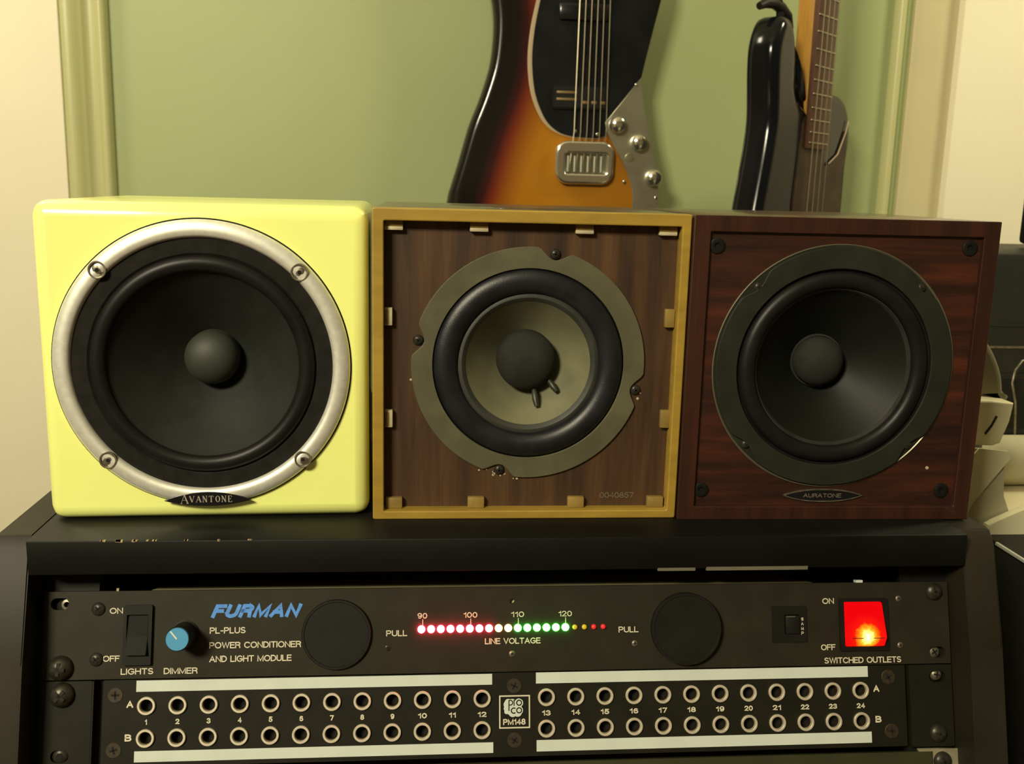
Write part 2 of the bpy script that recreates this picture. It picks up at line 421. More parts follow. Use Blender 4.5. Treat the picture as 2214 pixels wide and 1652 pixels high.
def screw(parent, x, z, r, material, y=0, h=1.6, kind='cross', dome=True, name='screw', smat=None):
    """round head screw with its recess, facing -y, seated at y"""
    n = 8
    prof = [(r, y)] + [(r*math.cos(PI/2*i/n) if dome else r*(1-.08*i/n), y-h*(math.sin(PI/2*i/n) if dome else i/n)) for i in range(1, n+1)]
    if not dome: prof.append((0, y-h))
    prof[-1] = (0, prof[-1][1]) if dome else prof[-1]
    o = lathe(name, [(p[0], p[1]-y) for p in prof], material, parent, 24, (x, y, z))
    bm = bmesh.new()
    a = random.uniform(0, PI/2); w = r*.13; L = r*.5
    for k in range(2 if kind == 'cross' else 0):
        bm_box(bm, -L, L, -h-.05, -h+.35*h, -w, w, Matrix.Rotation(a+k*PI/2, 4, 'Y'))
    if kind == 'hex':
        vs = circ(0, 0, r*.42, 6)
        f = bm.faces.new([bm.verts.new((p[0], -h-.04, p[1])) for p in vs])
        g = bmesh.ops.extrude_face_region(bm, geom=[f]); bmesh.ops.translate(bm, vec=(0, .5*h, 0), verts=[e for e in g['geom'] if isinstance(e, bmesh.types.BMVert)])
    bmesh.ops.recalc_face_normals(bm, faces=bm.faces)
    from_bm('recess', bm, smat or M['void'], o)
    return o

# ------------------------------------------------------------------ room
YW = 950
struct(box('floor', -2200, 2200, -2400, YW+100, -790, -750, M['floor']))
struct(box('ceiling', -2200, 2200, -2400, YW+100, 1700, 1740, M['ceiling']))
struct(box('wall_left', -2240, -2200, -2400, YW+100, -750, 1700, M['wall_tan']))
struct(box('wall_right', 2200, 2240, -2400, YW+100, -750, 1700, M['wall_tan']))
struct(box('wall_front', -2200, 2200, -2440, -2400, -750, 1700, M['wall_tan']))
wb = struct(box('wall_back', -2200, 2200, YW+60, YW+100, -750, 1700, M['wall_cream']))
# the green panelled recess in the back wall and the cream walls each side of it
struct(box('wall_back_left', -2200, -461, YW-25, YW+60, -750, 1700, M['wall_cream'], bev=2))
struct(box('wall_back_right', 797, 2200, YW-25, YW+60, -750, 1700, M['wall_cream'], bev=3))
struct(box('wall_back_green', -461, 797, YW, YW+60, -750, 1700, M['wall_green']))
def trim(name, prof, material):
    bm = bmesh.new(); rows = []
    for z in (-750, 1700): rows.append([bm.verts.new((x, y, z)) for x, y in prof])
    n = len(prof)
    for i in range(n): bm.faces.new((rows[0][i], rows[0][(i+1) % n], rows[1][(i+1) % n], rows[1][i]))
    bm.faces.new(rows[0][::-1]); bm.faces.new(rows[1])
    bmesh.ops.recalc_face_normals(bm, faces=bm.faces)
    return struct(from_bm(name, bm, material, None, True, None, 50))
# left casing: flat face, shallow hollow, bead, groove
trim('trim_1', [(-460.9, YW), (-460.9, YW-21), (-458, YW-23), (-445, YW-22), (-441, YW-17), (-434, YW-9), (-424, YW-6.5), (-417.5, YW-8.5), (-416.5, YW-15), (-413, YW-18.5), (-408, YW-19), (-404.5, YW-16), (-403.6, YW-9), (-403, YW)], M['trim_green'])
trim('trim_2', [(704, YW), (704.5, YW-8), (708, YW-14), (713, YW-15), (718, YW-11), (720, YW-5), (720, YW)], M['trim_green'])
trim('trim_3', [(732, YW), (733, YW-5), (740, YW-8), (790, YW-9), (796.8, YW-9), (796.8, YW)], M['return_shade'])
struct(box('baseboard_back', -402, 703, YW-14, YW, -750, -650, M['trim_green'], bev=2))

# ------------------------------------------------------------------ rack cabinet
RT = 0.3019                       # backward lean of the rack face
ROT = (-RT, 0, 0)
RO = (-165.5, -15.8, -32.45)      # top-left corner of the first panel
rack = thing('rack_cabinet', 'black laminate rack cabinet with sloped front carrying the three speakers', 'rack', (75, 0, -750))
def rk(o): return o
# side panels, sloping front edge
def side(x0, x1):
    bm = bmesh.new()
    prof = [(-18, 749.0), (-24, 742), (-24-.311*60, 690), (-19-.311*750, 0), (330, 0), (330, 749.0)]
    a = [bm.verts.new((x0, y, z)) for y, z in prof]; b = [bm.verts.new((x1, y, z)) for y, z in prof]
    n = len(prof)
    for i in range(n): bm.faces.new((a[i], a[(i+1) % n], b[(i+1) % n], b[i]))
    bm.faces.new(a[::-1]); bm.faces.new(b)
    bmesh.ops.bevel(bm, geom=list(bm.edges), offset=.8, segments=2, affect='EDGES')
    bmesh.ops.recalc_face_normals(bm, faces=bm.faces)
    return from_bm('side_panel', bm, M['rack_side'], rack, True)
side(-187-75, -168.6-75); side(318.6-75, 337-75)
tb = box('top_board', -168-75, 318-75, -29.5, 330, 732, 750, M['rack'], rack, bev=.9)
box('back_panel', -168.4-75, 318.4-75, 318, 329, 0, 731.8, M['rack'], rack)
box('bottom_board', -168.4-75, 318.4-75, -200, 317.8, 2, 20, M['rack'], rack)
# worn chips along the front edge of the top board
bm = bmesh.new()
for x, w, h in ((-122, 7, .9), (-116, 4, .6), (-131, 3, .4), (-108, 5, .35), (-92, 3, .3), (-75, 1.4, .6), (-60, 2, .3)):
    for k in range(3):
        xx = x+random.uniform(-w/2, w/2); ww = w*random.uniform(.2, .5)
        bm_box(bm, xx-75, xx+ww-75, -29.62, -28.2, 750-.2-h*random.uniform(.4, 1), 750.06)
ch = from_bm('worn_edge', bm, M['chip'], rack); ch['label'] = 'pale worn chips on the front edge'
box('label_or_gap_strip', 149.5-75, 169.5-75, -29.9, -26.5, 731.3, 732.9, M['lit_gap_grey'], rack)  # grey strips added where a lit gap shows under the board
box('label_or_gap_strip', 175.5-75, 230.5-75, -29.9, -26.5, 731.3, 733.2, M['lit_gap_grey'], rack)['label'] = 'thin grey strip standing in for a lit gap under the front edge'
# rack rails behind the ears
railroot = rack
for x0, x1 in ((-168.4, -140), (292, 318.4)):
    bm = bmesh.new(); bm_box(bm, 0, x1-x0, 4.5, 8, -230, 14)
    r_ = from_bm('rack_rail', bm, M['black'], rack)
    r_.location = Vector((x0-75, RO[1], RO[2]+750))*MM; r_.rotation_euler = ROT

# ------------------------------------------------------------------ power conditioner (rack unit 1); local frame x along panel, z up the panel
pc = thing('power_conditioner', 'black rack power conditioner with lit voltage bar, blue dimmer knob and glowing red switch', 'power conditioner', RO, ROT)
holes = [circ(239.9, -7.6, 1.4, 16)]
for (x, z) in ((7.5, -6.2), (475.2, -5.6), (8.6, -38.3), (475, -38.2)): holes.append(rrect(x-4.5, x+4.5, z-3.0, z+3.0, 2.9, 4))
holes.append(rrect(41.0, 53.4, -36.0, -8.2, .4, 2))
holes.append(rrect(382.5, 400.5, -31, -12.8, .4, 2))
holes.append(rrect(421.9, 445.0, -34.8, -9.9, .4, 2))
plate('face_panel', rrect(0, 482.6, -44.2, 0, .6, 3), holes, 0, 3, M['panel'], pc)
box('chassis', 50, 410, 3.1, 210, -43.5, -.6, M['chassis'], pc, bev=.6)
for x, z in ((26.8, -8.9), (26.7, -34.2)): screw(pc, x, z, 3.5, M['screw_black'], 0, 1.8)
for x, z in ((239.8, -35.0), (174.3, -30.8), (305.9, -30.6), (454, -8.8), (454, -34.0)): screw(pc, x, z, 1.7, M['screw_black'] if x < 200 else M['screw'], 0, .7)
# lights switch
sw = plate('switch_bezel', rrect(40, 54.2, -37.2, -7.0, .8, 3), [rrect(41.6, 52.4, -32.4, -11.8, .4, 2)], -2.0, 0, M['black'], pc)
bm = bmesh.new()
pr = [(-12.1, 2), (-12.1, -.4), (-22.5, -1.6), (-23.2, -1.7), (-31.9, -4.6), (-32.1, 2)]
a = [bm.verts.new((41.8, y, z)) for z, y in pr]; b = [bm.verts.new((52.2, y, z)) for z, y in pr]
for i in range(len(pr)): bm.faces.new((a[i], a[(i+1) % len(pr)], b[(i+1) % len(pr)], b[i]))
bm.faces.new(a[::-1]); bm.faces.new(b); bmesh.ops.bevel(bm, geom=list(bm.edges), offset=.25, segments=2, affect='EDGES')
bmesh.ops.recalc_face_normals(bm, faces=bm.faces)
from_bm('rocker', bm, M['rocker_black'], pc, True)['label'] = 'black light switch rocker'
# dimmer knob
kb = lathe('dimmer_knob', [(7.1, 0), (7.1, -.8), (6.6, -1.0), (6.5, -2), (6.3, -2.2), (6.2, -15.5), (5.9, -16.2), (0, -16.2)], M['black'], pc, 40, (70.6, 0, -22.3))
kb['label'] = 'black dimmer knob'
lathe('knob_cap', [(5.7, -16.1), (5.7, -16.9), (5.45, -17.3), (0, -17.3)], M['knob_blue'], kb, 40)['label'] = 'light blue cap'
bm = bmesh.new(); bm_box(bm, -.38, .38, -17.5, -17.2, .2, 5.2, Matrix.Rotation(math.radians(40), 4, 'Y') @ Matrix.Identity(4))
bmesh.ops.recalc_face_normals(bm, faces=bm.faces)
po = from_bm('pointer_line', bm, M['strip_white'], kb); po.rotation_euler = (0, math.radians(-80), 0); po['label'] = 'white pointer line'
# pull-out light tubes
for cx, r, d, cz in ((147.8, 18.0, 2.2, -23.4), (333.6, 19.0, 4.5, -22.9)):
    t_ = lathe('light_tube', [(r, 0), (r, -d+.5), (r-.4, -d), (r-1.3, -d), (r-1.6, -d+.35), (0, -d+.35)], M['black'], pc, 96, (cx, 0, cz))
    t_['label'] = 'round black pull-out light tube end'
# breaker
plate('breaker_bezel', rrect(381.8, 401.2, -31.4, -12.2, .5, 2), [rrect(388.6, 397.2, -27.0, -16.6, .3, 2)], -.8, 0, M['black'], pc)
box('breaker_button', 389.0, 396.8, -2.2, 1.5, -26.8, -17.0, M['black'], pc, bev=.4)
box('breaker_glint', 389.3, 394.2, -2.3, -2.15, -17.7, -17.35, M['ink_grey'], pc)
for s, z in (('15', -19.9), ('A', -22.4), ('M', -24.9), ('P', -27.4)):
    text(s, 397.9, 399.3, z, 1.6, M['ink_white'], pc, -.85, .16)
# lit rocker switch
plate('switch_frame', rrect(419.6, 447.4, -36.6, -8.4, .8, 3), [rrect(422.3, 444.6, -34.4, -10.2, .4, 2)], -1.2, 0, M['black'], pc)
bm = bmesh.new()
pr = [(-10.6, 2.5), (-10.6, -.6), (-28.6, -5.2), (-29.6, -5.3), (-34.0, -2.2), (-34.0, 2.5)]
a = [bm.verts.new((422.7, y, z)) for z, y in pr]; b = [bm.verts.new((444.2, y, z)) for z, y in pr]
for i in range(len(pr)): bm.faces.new((a[i], a[(i+1) % len(pr)], b[(i+1) % len(pr)], b[i]))
bm.faces.new(a[::-1]); bm.faces.new(b); bmesh.ops.bevel(bm, geom=list(bm.edges), offset=.35, segments=2, affect='EDGES')
bmesh.ops.recalc_face_normals(bm, faces=bm.faces)
lr = from_bm('lit_rocker', bm, M['rocker_lit'], pc, True); lr['label'] = 'glowing red power rocker'
bm = bmesh.new(); bm_box(bm, 424.5, 431, -5.5, -5.2, -29.4, -29.05); bm_box(bm, 436.6, 442.8, -5.5, -5.2, -29.4, -29.05)
from_bm('rocker_line', bm, M['screw_black'], lr)
# voltage bar
def led(x, material, lab, r):
    o = lathe('led', [(r, 0), (r, -.6), (r*.92, -1.0), (r*.7, -1.35), (r*.35, -1.55), (0, -1.6)], material, pc, 20, (x, 0, -21.55))
    o['label'] = lab; return o
base_led = {}
for i in range(20):
    x = 191.9+5.1*i
    k, lab, r = (('led_red', 'lit red voltage light', 2.0) if i < 8 else ('led_yellow', 'lit amber voltage light', 2.0) if i < 10 else ('led_green', 'lit green voltage light', 2.0) if i < 16 else ('led_off_y', 'unlit amber voltage light, faint glow painted in', 1.35) if i < 18 else ('led_off_r', 'unlit red voltage light, faint glow painted in', 1.35))
    if k in base_led: clone(base_led[k], pc, (x, 0, -21.55))
    else: base_led[k] = led(x, M[k], lab, r)
for x in (192.6, 217.9, 243.2, 268.6): box('tick_mark', x-.18, x+.18, -.1, 0, -19.4, -16.4, M['ink_white'], pc)
W = M['ink_white']
for s, x0, x1, zm, h in (('ON', 32.4, 39.0, -9.9, 3.0), ('OFF', 29.9, 38.2, -33.9, 3.0), ('LIGHTS', 39.0, 55.2, -40.5, 3.1), ('DIMMER', 60.4, 77.4, -40.6, 3.1),
        ('PL-PLUS', 82.9, 101.1, -20.6, 3.2), ('POWER CONDITIONER', 82.9, 129.6, -28.1, 3.2), ('AND LIGHT MODULE', 83.1, 124.8, -35.0, 3.2),
        ('PULL', 173.5, 184.5, -23.4, 3.1), ('PULL', 297.2, 308.0, -23.3, 3.1), ('LINE VOLTAGE', 225.4, 255.0, -28.3, 3.1),
        ('90', 189.8, 194.9, -14.6, 2.9), ('100', 214.1, 221.4, -14.5, 2.9), ('110', 239.4, 246.3, -14.5, 2.9), ('120', 264.8, 272.0, -14.5, 2.9),
        ('ON', 410.6, 417.2, -9.7, 3.1), ('OFF', 409.0, 417.1, -34.5, 3.1), ('SWITCHED OUTLETS', 410.6, 454.2, -41.6, 3.2)):
    text(s, x0, x1, zm-h/2, h, W, pc, -.005, .165)
text('FURMAN', 83.4, 130.6, -14.3, 7.0, M['ink_blue'], pc, -.005, .27, .42, gap=.36, label='bold slanted blue lettering')
# little pale fleck and clips on the upper edge
box('edge_clip', 430.5, 434.2, .5, 4, 0, 1.3, M['strip_white'], pc)['label'] = 'small white clip on top edge'
box('edge_clip', 35.2, 36.4, .5, 2.5, 0, 1.4, M['chip'], pc)
# rack bolts holding the unit
screw(pc, 9.4, -38.2, 6.4, M['bolt'], 0, 5.0, name='rack_bolt', smat=M['screw_black'])
screw(pc, 474.4, -5.2, 4.9, M['bolt'], 0, 3.2, name='rack_bolt', smat=M['screw_black'])
lathe('rack_nut', [(2.6, 0), (2.6, -1), (1.4, -1.2), (1.4, 2)], M['screw'], pc, 20, (10.2, 3.2, -6.7))
screw(pc, 474.2, -38.3, 3.6, M['screw'], 3.2, 2.0, name='rack_bolt')

# ------------------------------------------------------------------ patch bay
pb = thing('patch_bay', 'black patch bay with two rows of numbered round jacks and white label strips', 'patch bay', RO, ROT)
JX = [52.2+15.62*i for i in range(12)] + [258.1+15.69*i for i in range(12)]
JR = (-57.9, -74.0)
ear = []
for x0, x1 in ((0, 25.2), (458.9, 482.6)):
    cx = 10.5 if x0 == 0 else 474.3
    plate('panel_ear', rrect(x0, x1, -88.4, -44.9, .5, 2), [rrect(cx-4.5, cx+4.5, -54.3, -48.3, 2.9, 4), rrect(cx-4.5, cx+4.5, -84.8, -78.8, 2.9, 4)], 0, 3, M['patch'], pb)
box('back_frame', 25.0, 459.1, 6, 9, -88.2, -45.1, M['void'], pb)
for x in (25.4, 458.6): box('side_wall', x-.2, x+.6, 0.2, 8.8, -88.2, -45.1, M['patch'], pb)
hl = [circ(x, z, 3.9, 28) for x in JX for z in (JR[0], JR[1])]
plate('jack_panel', rrect(30.4, 456.4, -88.0, -44.9, .4, 2), hl, 1.0, 3.0, M['patch'], pb)
j0 = lathe('jack', [(4.55, 0), (4.55, -1.1), (4.3, -1.35), (3.5, -1.35), (3.25, -1.1), (3.15, 0), (3.1, 1.2)], M['nickel'], pb, 32, (JX[0], 1.0, JR[0]))
j0['label'] = 'bright nickel jack ring'
jb = lathe('jack_barrel', [(3.12, .8), (3.0, 1.4), (3.0, 9), (0, 9)], M['jack_in'], j0, 24)
first = True
for x in JX:
    for z in JR:
        if first: first = False; continue
        c = clone(j0, pb, (x, 1.0, z)); clone(jb, c)
for x0, x1, z0, z1 in ((46.8, 229.3, -50.9, -45.3), (252.6, 435.3, -50.8, -45.1), (46.9, 229.9, -85.8, -80.4), (252.8, 436.2, -85.7, -79.9)):
    box('label_or_gap_strip', x0, x1, .85, 1.2, z0, z1, M['strip_white'], pb)['label'] = 'blank white paper strip'
for i, x in enumerate(JX):
    s = str(i+1); w = (2.0 if s[0] != '1' else 1.1) if len(s) == 1 else 4.6
    if s == '11': w = 3.6
    text(s, x-w/2, x+w/2, -67.4, 2.7, W, pb, .99, .22)
for s, x, z in (('A', 43.9, -58.8), ('B', 43.6, -75.4), ('A', 439.8, -58.9), ('B', 440.4, -75.2)):
    text(s, x-1.7, x+1.7, z, 3.5, W, pb, .99, .22)
for x, z in ((36.5, -52.4), (36.6, -79.7), (241.0, -51.8), (241.2, -79.7), (446.9, -51.2), (447.7, -79.9)):
    screw(pb, x, z, 4.0, M['screw_brown'], 1.0, .35, dome=False)
# maker's mark: square outline, rounded shadowed letters, model number
plate('mark_border', rrect(233.0, 249.4, -73.6, -56.6, .1, 1), [rrect(233.7, 248.7, -72.9, -57.3, .1, 1)], .9, 1.02, W, pb)
def blob_outline():
    # union of discs traced by marching around: white ground behind the letters
    discs = [(240.0, -60.6, 2.15), (243.4, -60.2, 1.9), (243.6, -60.6, 2.15), (240.6, -64.4, 2.2), (243.4, -64.4, 2.25), (237.8, -60.3, 1.9), (237.5, -63.8, 1.5), (240.2, -65.6, 2.2), (242.8, -65.5, 2.2), (237.0, -61.6, 1.6), (236.9, -65.0, 1.2), (237.6, -62.4, 1.9), (238.6, -65.2, 1.4), (236.4, -63.4, 1.0), (236.4, -61.0, 1.0)]
    c = (240.3, -62.8); out = []
    for i in range(72):
        a = 2*PI*i/72; d = Vector((math.cos(a), math.sin(a))); best = 0
        for x, z, r in discs:
            o = Vector((x-c[0], z-c[1])); t = o.dot(d); q = r*r-(o.length_squared-t*t)
            if q > 0: best = max(best, t+math.sqrt(q))
        out.append((c[0]+d.x*best, c[1]+d.y*best))
    return out
plate('mark_ground', blob_outline(), [], .9, 1.02, M['strip_white'], pb)
bm = bmesh.new()
def arcstroke(cx, cz, r, w, a0, a1, y, n=20):
    pts = []
    for i in range(n+1):
        a = math.radians(a0+(a1-a0)*i/n)
        pts.append(((cx+(r-w/2)*math.cos(a), cz+(r-w/2)*math.sin(a)), (cx+(r+w/2)*math.cos(a), cz+(r+w/2)*math.sin(a))))
    for (a_, b_), (c2, d2) in zip(pts, pts[1:]):
        bm.faces.new([bm.verts.new((p[0], y, p[1])) for p in (a_, b_, d2, c2)])
BS = [0]
def barstroke(x0, z0, x1, z1, w, y):
    BS[0] = (BS[0]+1) % 5; y = y-.008*BS[0]
    d = Vector((x1-x0, z1-z0)).normalized(); nn = Vector((-d.y, d.x))*w/2
    bm.faces.new([bm.verts.new((p[0], y, p[1])) for p in ((x0+nn.x, z0+nn.y), (x1+nn.x, z1+nn.y), (x1-nn.x, z1-nn.y), (x0-nn.x, z0-nn.y))])
ly = .86
barstroke(238.2, -59.0, 238.2, -64.6, .55, ly); arcstroke(238.9, -60.4, 1.25, .55, -110, 110, ly)
barstroke(240.9, -59.0, 240.9, -62.1, .5, ly); arcstroke(241.6, -59.9, .8, .5, 90, 180, ly)
arcstroke(243.6, -60.5, 1.3, .6, 0, 360, ly); arcstroke(240.8, -64.5, 1.35, .6, 50, 310, ly); arcstroke(243.6, -64.4, 1.3, .6, 0, 360, ly)
g = bmesh.ops.extrude_face_region(bm, geom=list(bm.faces)); bmesh.ops.translate(bm, vec=(0, .06, 0), verts=[e for e in g['geom'] if isinstance(e, bmesh.types.BMVert)])
bmesh.ops.recalc_face_normals(bm, faces=bm.faces)
from_bm('mark_letters', bm, M['patch'], pb)['label'] = 'rounded dark letters of the mark'
text('PM148', 235.1, 247.0, -71.8, 3.1, W, pb, .95, .2)
screw(pb, 10.6, -51.4, 6.4, M['bolt'], 0, 5.0, name='rack_bolt', smat=M['screw_black'])
screw(pb, 10.5, -81.8, 4.2, M['screw_black'], 2.5, 2.5, 'hex', name='rack_bolt')
screw(pb, 474.6, -50.4, 3.4, M['screw'], 2.5, 2.2, name='rack_bolt')
screw(pb, 473.4, -81.3, 5.0, M['bolt'], 0, 3.0, name='rack_bolt', smat=M['screw_black'])

# third unit, only its top edge in frame
lu = thing('rack_unit', 'olive black rack unit with pale metal corner, lowest in the rack below the patch bay', 'rack unit', RO, ROT)
plate('face_panel', rrect(0, 469.5, -133, -91.0, .5, 2), [], .5, 3, M['lower_panel'], lu)
plate('corner_bracket', [(470, -133), (486, -133), (486, -89.6), (462, -89.6), (462, -90.9), (470, -90.9)], [circ(476.5, -96.0, 3.0, 24)], 0, 2, M['bracket'], lu)['label'] = 'pale bare metal corner'
screw(lu, 475.2, -96.2, 5.2, M['screw_black'], 0, 3, name='rack_bolt')

# ------------------------------------------------------------------ speakers
def driver(parent, cx, cz, y, R, rings, mats, notch=None):
    pass

def polar_ring(R, notches, nr, depthfrac, n=240):
    """circle with scallop notches at given angles"""
    out = []
    for i in range(n):
        a = 2*PI*i/n; r = R
        for t in notches:
            d = (a-math.radians(t)+PI) % (2*PI)-PI
            s = abs(d)*R
            if s < nr: r = min(r, R-depthfrac*(.5+.5*math.cos(PI*s/nr))**.6)
        out.append((r*math.cos(a), r*math.sin(a)))
    return out

# --- left: cream-yellow cube speaker
s1 = thing('speaker', 'glossy cream yellow cube speaker with wide silver trim ring', 'speaker', (-167.0+82.5*math.cos(.03), -.25+82.5*math.sin(.03), 0), (0, 0, .03))
bm = bmesh.new(); bm_box(bm, -82.5, 82.5, 0, 165, 0.0, 165)
bmesh.ops.bevel(bm, geom=list(bm.edges), offset=7.5, segments=6, profile=.5, affect='EDGES')
bmesh.ops.recalc_face_normals(bm, faces=bm.faces)
o = from_bm('cabinet', bm, M['yellow'], s1, True)
# seat for the driver
bmx = bmesh.new()
cx, cz = -1.2, 83.0
lathe('ring_gap', [(74.9, 0.3), (74.9, -.12), (73.9, -.12)], M['void'], s1, 128, (cx, 0, cz))
sc1 = [(-49.2, 48.4), (49.2, 48.6), (-49.0, -49.2), (49.4, -49.6)]
tr = lathe('trim_ring', [(74.2, -.1), (74.2, -1.2), (73.7, -2.2), (72.6, -3.1), (71, -3.8), (69, -4.1), (67, -3.9), (66, -3.2), (65.2, -1.8), (65.0, .0)], M['steel'], s1, 160, (cx, 0, cz))
for x, z in sc1:
    lathe('screw_seat', [(4.6, -3.3), (4.4, -4.25), (3.9, -4.3), (3.5, -4.15), (3.3, -3.5), (0, -3.5)], M['screw'], s1, 28, (cx+x, 0, cz+z))
    screw(s1, cx+x, cz+z, 2.7, M['screw'], -3.4, .8, 'hex')
lathe('gasket', [(65.6, -.9), (65.4, -1.4), (57.5, -1.2), (56.5, -.4), (56.2, -.2)], M['gasket'], s1, 128, (cx, 0, cz))
roll_ = [(56.4, -.3)] + [(52.2+4.2*math.cos(PI*i/12), -.4-3.6*math.sin(PI*i/12)) for i in range(13)] + [(47.6, -.3)]
# the roll, the cone and the cap sit in a recess, so they are built in front of a dished carcass
lathe('surround', roll_, M['rubber'], s1, 128, (cx, 0, cz))
# cut the cabinet open behind the driver (a real circular hole with a deep well)
def cut_front(o, cx, cz, r):
    """open the cabinet front: replaces the front face by a face with a round hole and adds a shallow well"""
    me = o.data; bm = bmesh.new(); bm.from_mesh(me)
    fr = None
    for f in bm.faces:
        if f.normal.y < -.999 and (fr is None or f.calc_area() > fr.calc_area()): fr = f
    loop = [v for v in fr.verts]; y = loop[0].co.y
    bmesh.ops.delete(bm, geom=[fr], context='FACES_ONLY')
    n = 96
    ring = [bm.verts.new(((cx+r*math.cos(2*PI*i/n))*MM, y, (cz+r*math.sin(2*PI*i/n))*MM)) for i in range(n)]
    edges = [bm.edges.new((ring[i], ring[(i+1) % n])) for i in range(n)]
    for a, b in zip(loop, loop[1:]+loop[:1]):
        edges.append(bm.edges.get((a, b)) or bm.edges.new((a, b)))
    bmesh.ops.triangle_fill(bm, use_beauty=True, use_dissolve=False, edges=edges)
    for f in list(bm.faces):   # drop any triangles inside the hole
        c = f.calc_center_median()
        if abs(c.y-y) < 1e-6 and math.hypot(c.x-cx*MM, c.z-cz*MM) < r*.97*MM and all(abs(v.co.y-y) < 1e-6 for v in f.verts): bm.faces.remove(f)
    back = [bm.verts.new((v.co.x, y+.055, v.co.z)) for v in ring]
    for i in range(n): bm.faces.new((ring[i], ring[(i+1) % n], back[(i+1) % n], back[i]))
    bm.faces.new(back)
    bmesh.ops.recalc_face_normals(bm, faces=bm.faces)
    bm.to_mesh(me); bm.free()
cut_front(o, cx, cz, 60)
lathe('cone', [(47.9, -.2), (46.8, 1.0), (44, 3.8), (36, 11.2), (26, 20.2), (18, 27.0), (12, 32), (9, 34.5)], M['cone_black'], s1, 128, (cx, 0, cz), angle=60)
lathe('dust_cap', [(14.4, 30.2), (14.4, 22.6), (14.2, 21.4), (13.2, 18.9), (11, 16.4), (8, 14.4), (4, 13.2), (0, 12.8)], M['cap_black'], s1, 64, (cx, 0, cz), angle=60)
# lens shaped badge
pts = []
for i in range(25):
    t = -1+2*i/24; pts.append((21.9*t, -71.6-2.9*(1-t*t)))
for i in range(25):
    t = 1-2*i/24; pts.append((21.9*t, -71.4+4.5*(1-t*t)**.85))
bd = plate('badge', pts, [], -4.4, -3.2, M['black_gloss'], s1, bev=.3, loc=(cx, 0, cz+.2)); bd['label'] = 'black lens-shaped badge with silver lettering'
# serif capitals drawn as strokes
def serif_word(word, x, z, h, w, y, parent, first_big=True, material=None):
    G = {
     'A': [((0, 0), (.45, 1), .07), ((.45, 1), (.9, 0), .2), ((.22, .36), (.7, .36), .06), ((-.12, 0), (.16, 0), .07), ((.7, 0), (1.05, 0), .07)],
     'V': [((0, 1), (.45, 0), .2), ((.45, 0), (.85, 1), .07), ((-.12, 1), (.2, 1), .07), ((.68, 1), (1.0, 1), .07)],
     'N': [((.1, 0), (.1, 1), .08), ((.1, 1), (.82, 0), .2), ((.82, 0), (.82, 1), .08), ((-.08, 0), (.26, 0), .07), ((-.1, 1), (.15, 1), .07), ((.66, 1), (.98, 1), .07)],
     'T': [((.45, 0), (.45, 1), .18), ((0, 1), (.9, 1), .07), ((.02, 1), (.02, .78), .07), ((.88, 1), (.88, .78), .07), ((.28, 0), (.62, 0), .07)],
     'E': [((.15, 0), (.15, 1), .18), ((0, 1), (.75, 1), .07), ((0, 0), (.78, 0), .07), ((.15, .52), (.55, .52), .07), ((.75, 1), (.75, .8), .07), ((.78, 0), (.78, .22), .07), ((.55, .4), (.55, .64), .06)],
    }
    global bm
    bm = bmesh.new(); cxx = x
    for k, ch_ in enumerate(word):
        hh = h*(1.45 if k == 0 and first_big else 1); ww = w*(1.5 if k == 0 and first_big else 1); zz = z-(h*.2 if k == 0 and first_big else 0)
        if ch_ == 'O':
            n = 20
            for i in range(n):
                q = []
                for a, s in ((2*PI*i/n, 1), (2*PI*(i+1)/n, 1), (2*PI*(i+1)/n, 0), (2*PI*i/n, 0)):
                    rx, rz = (.5*ww, .52*hh) if s else (.5*ww-.19*h, .52*hh-.07*h)
                    q.append(bm.verts.new((cxx+.5*ww+rx*math.cos(a), y, zz+.5*hh+rz*math.sin(a))))
                bm.faces.new(q)
        else:
            for (a, b, t) in G[ch_]:
                barstroke(cxx+a[0]*ww, zz+a[1]*hh, cxx+b[0]*ww, zz+b[1]*hh, t*h, y)
        cxx += ww*1.0+w*.32
    g = bmesh.ops.extrude_face_region(bm, geom=list(bm.faces)); bmesh.ops.translate(bm, vec=(0, .08, 0), verts=[e for e in g['geom'] if isinstance(e, bmesh.types.BMVert)])
    bmesh.ops.recalc_face_normals(bm, faces=bm.faces)
    from_bm('lettering', bm, material or M['ink_silver'], parent)
serif_word('AVANTONE', -13.4, -72.3, 3.3, 2.45, -4.46, bd)

# --- middle: open-fronted speaker with gold frame
s2 = thing('speaker', 'walnut grained speaker with gold front frame and exposed grey driver, grille removed', 'speaker', (82.5, 0, 0))
cut_front(box('cabinet', -82.3, 82.3, 12, 165, 0, 164.8, M['walnut_case'], s2, bev=1), 0, 83.8, 55)
fi = (-76.6, 77.4+.0, 4.6, 158.6)
plate('front_frame', rrect(-82.5, 82.5, 0, 165, 1.2, 3), [rrect(fi[0], 77.6, fi[2], fi[3], .8, 3)], 0, 12, M['gold'], s2, bev=.7, smooth=True)['label'] = 'gold ochre front frame'
cx, cz = 0.0, 83.8
ang = (78, 168, 347, 256)
plate('baffle', rrect(-77.4, 78.2, 3.8, 159.4, .3, 2), [circ(cx, cz, 55, 96)], 8.5, 11.9, M['walnut_v'], s2)['label'] = 'dark walnut grained baffle'
outer = [(cx+x, cz+z) for x, z in polar_ring(62.6, ang, 9.0, 5.6)]
plate('basket_ring', outer, [circ(cx, cz, 51.3, 128)], 6.9, 8.4, M['frame_grey'], s2, bev=.3)['label'] = 'olive grey basket ring with four notches'
for t in ang:
    screw(s2, cx+60.2*math.cos(math.radians(t)), cz+60.2*math.sin(math.radians(t)), 2.9, M['screw_black'], 8.4, 2.0)
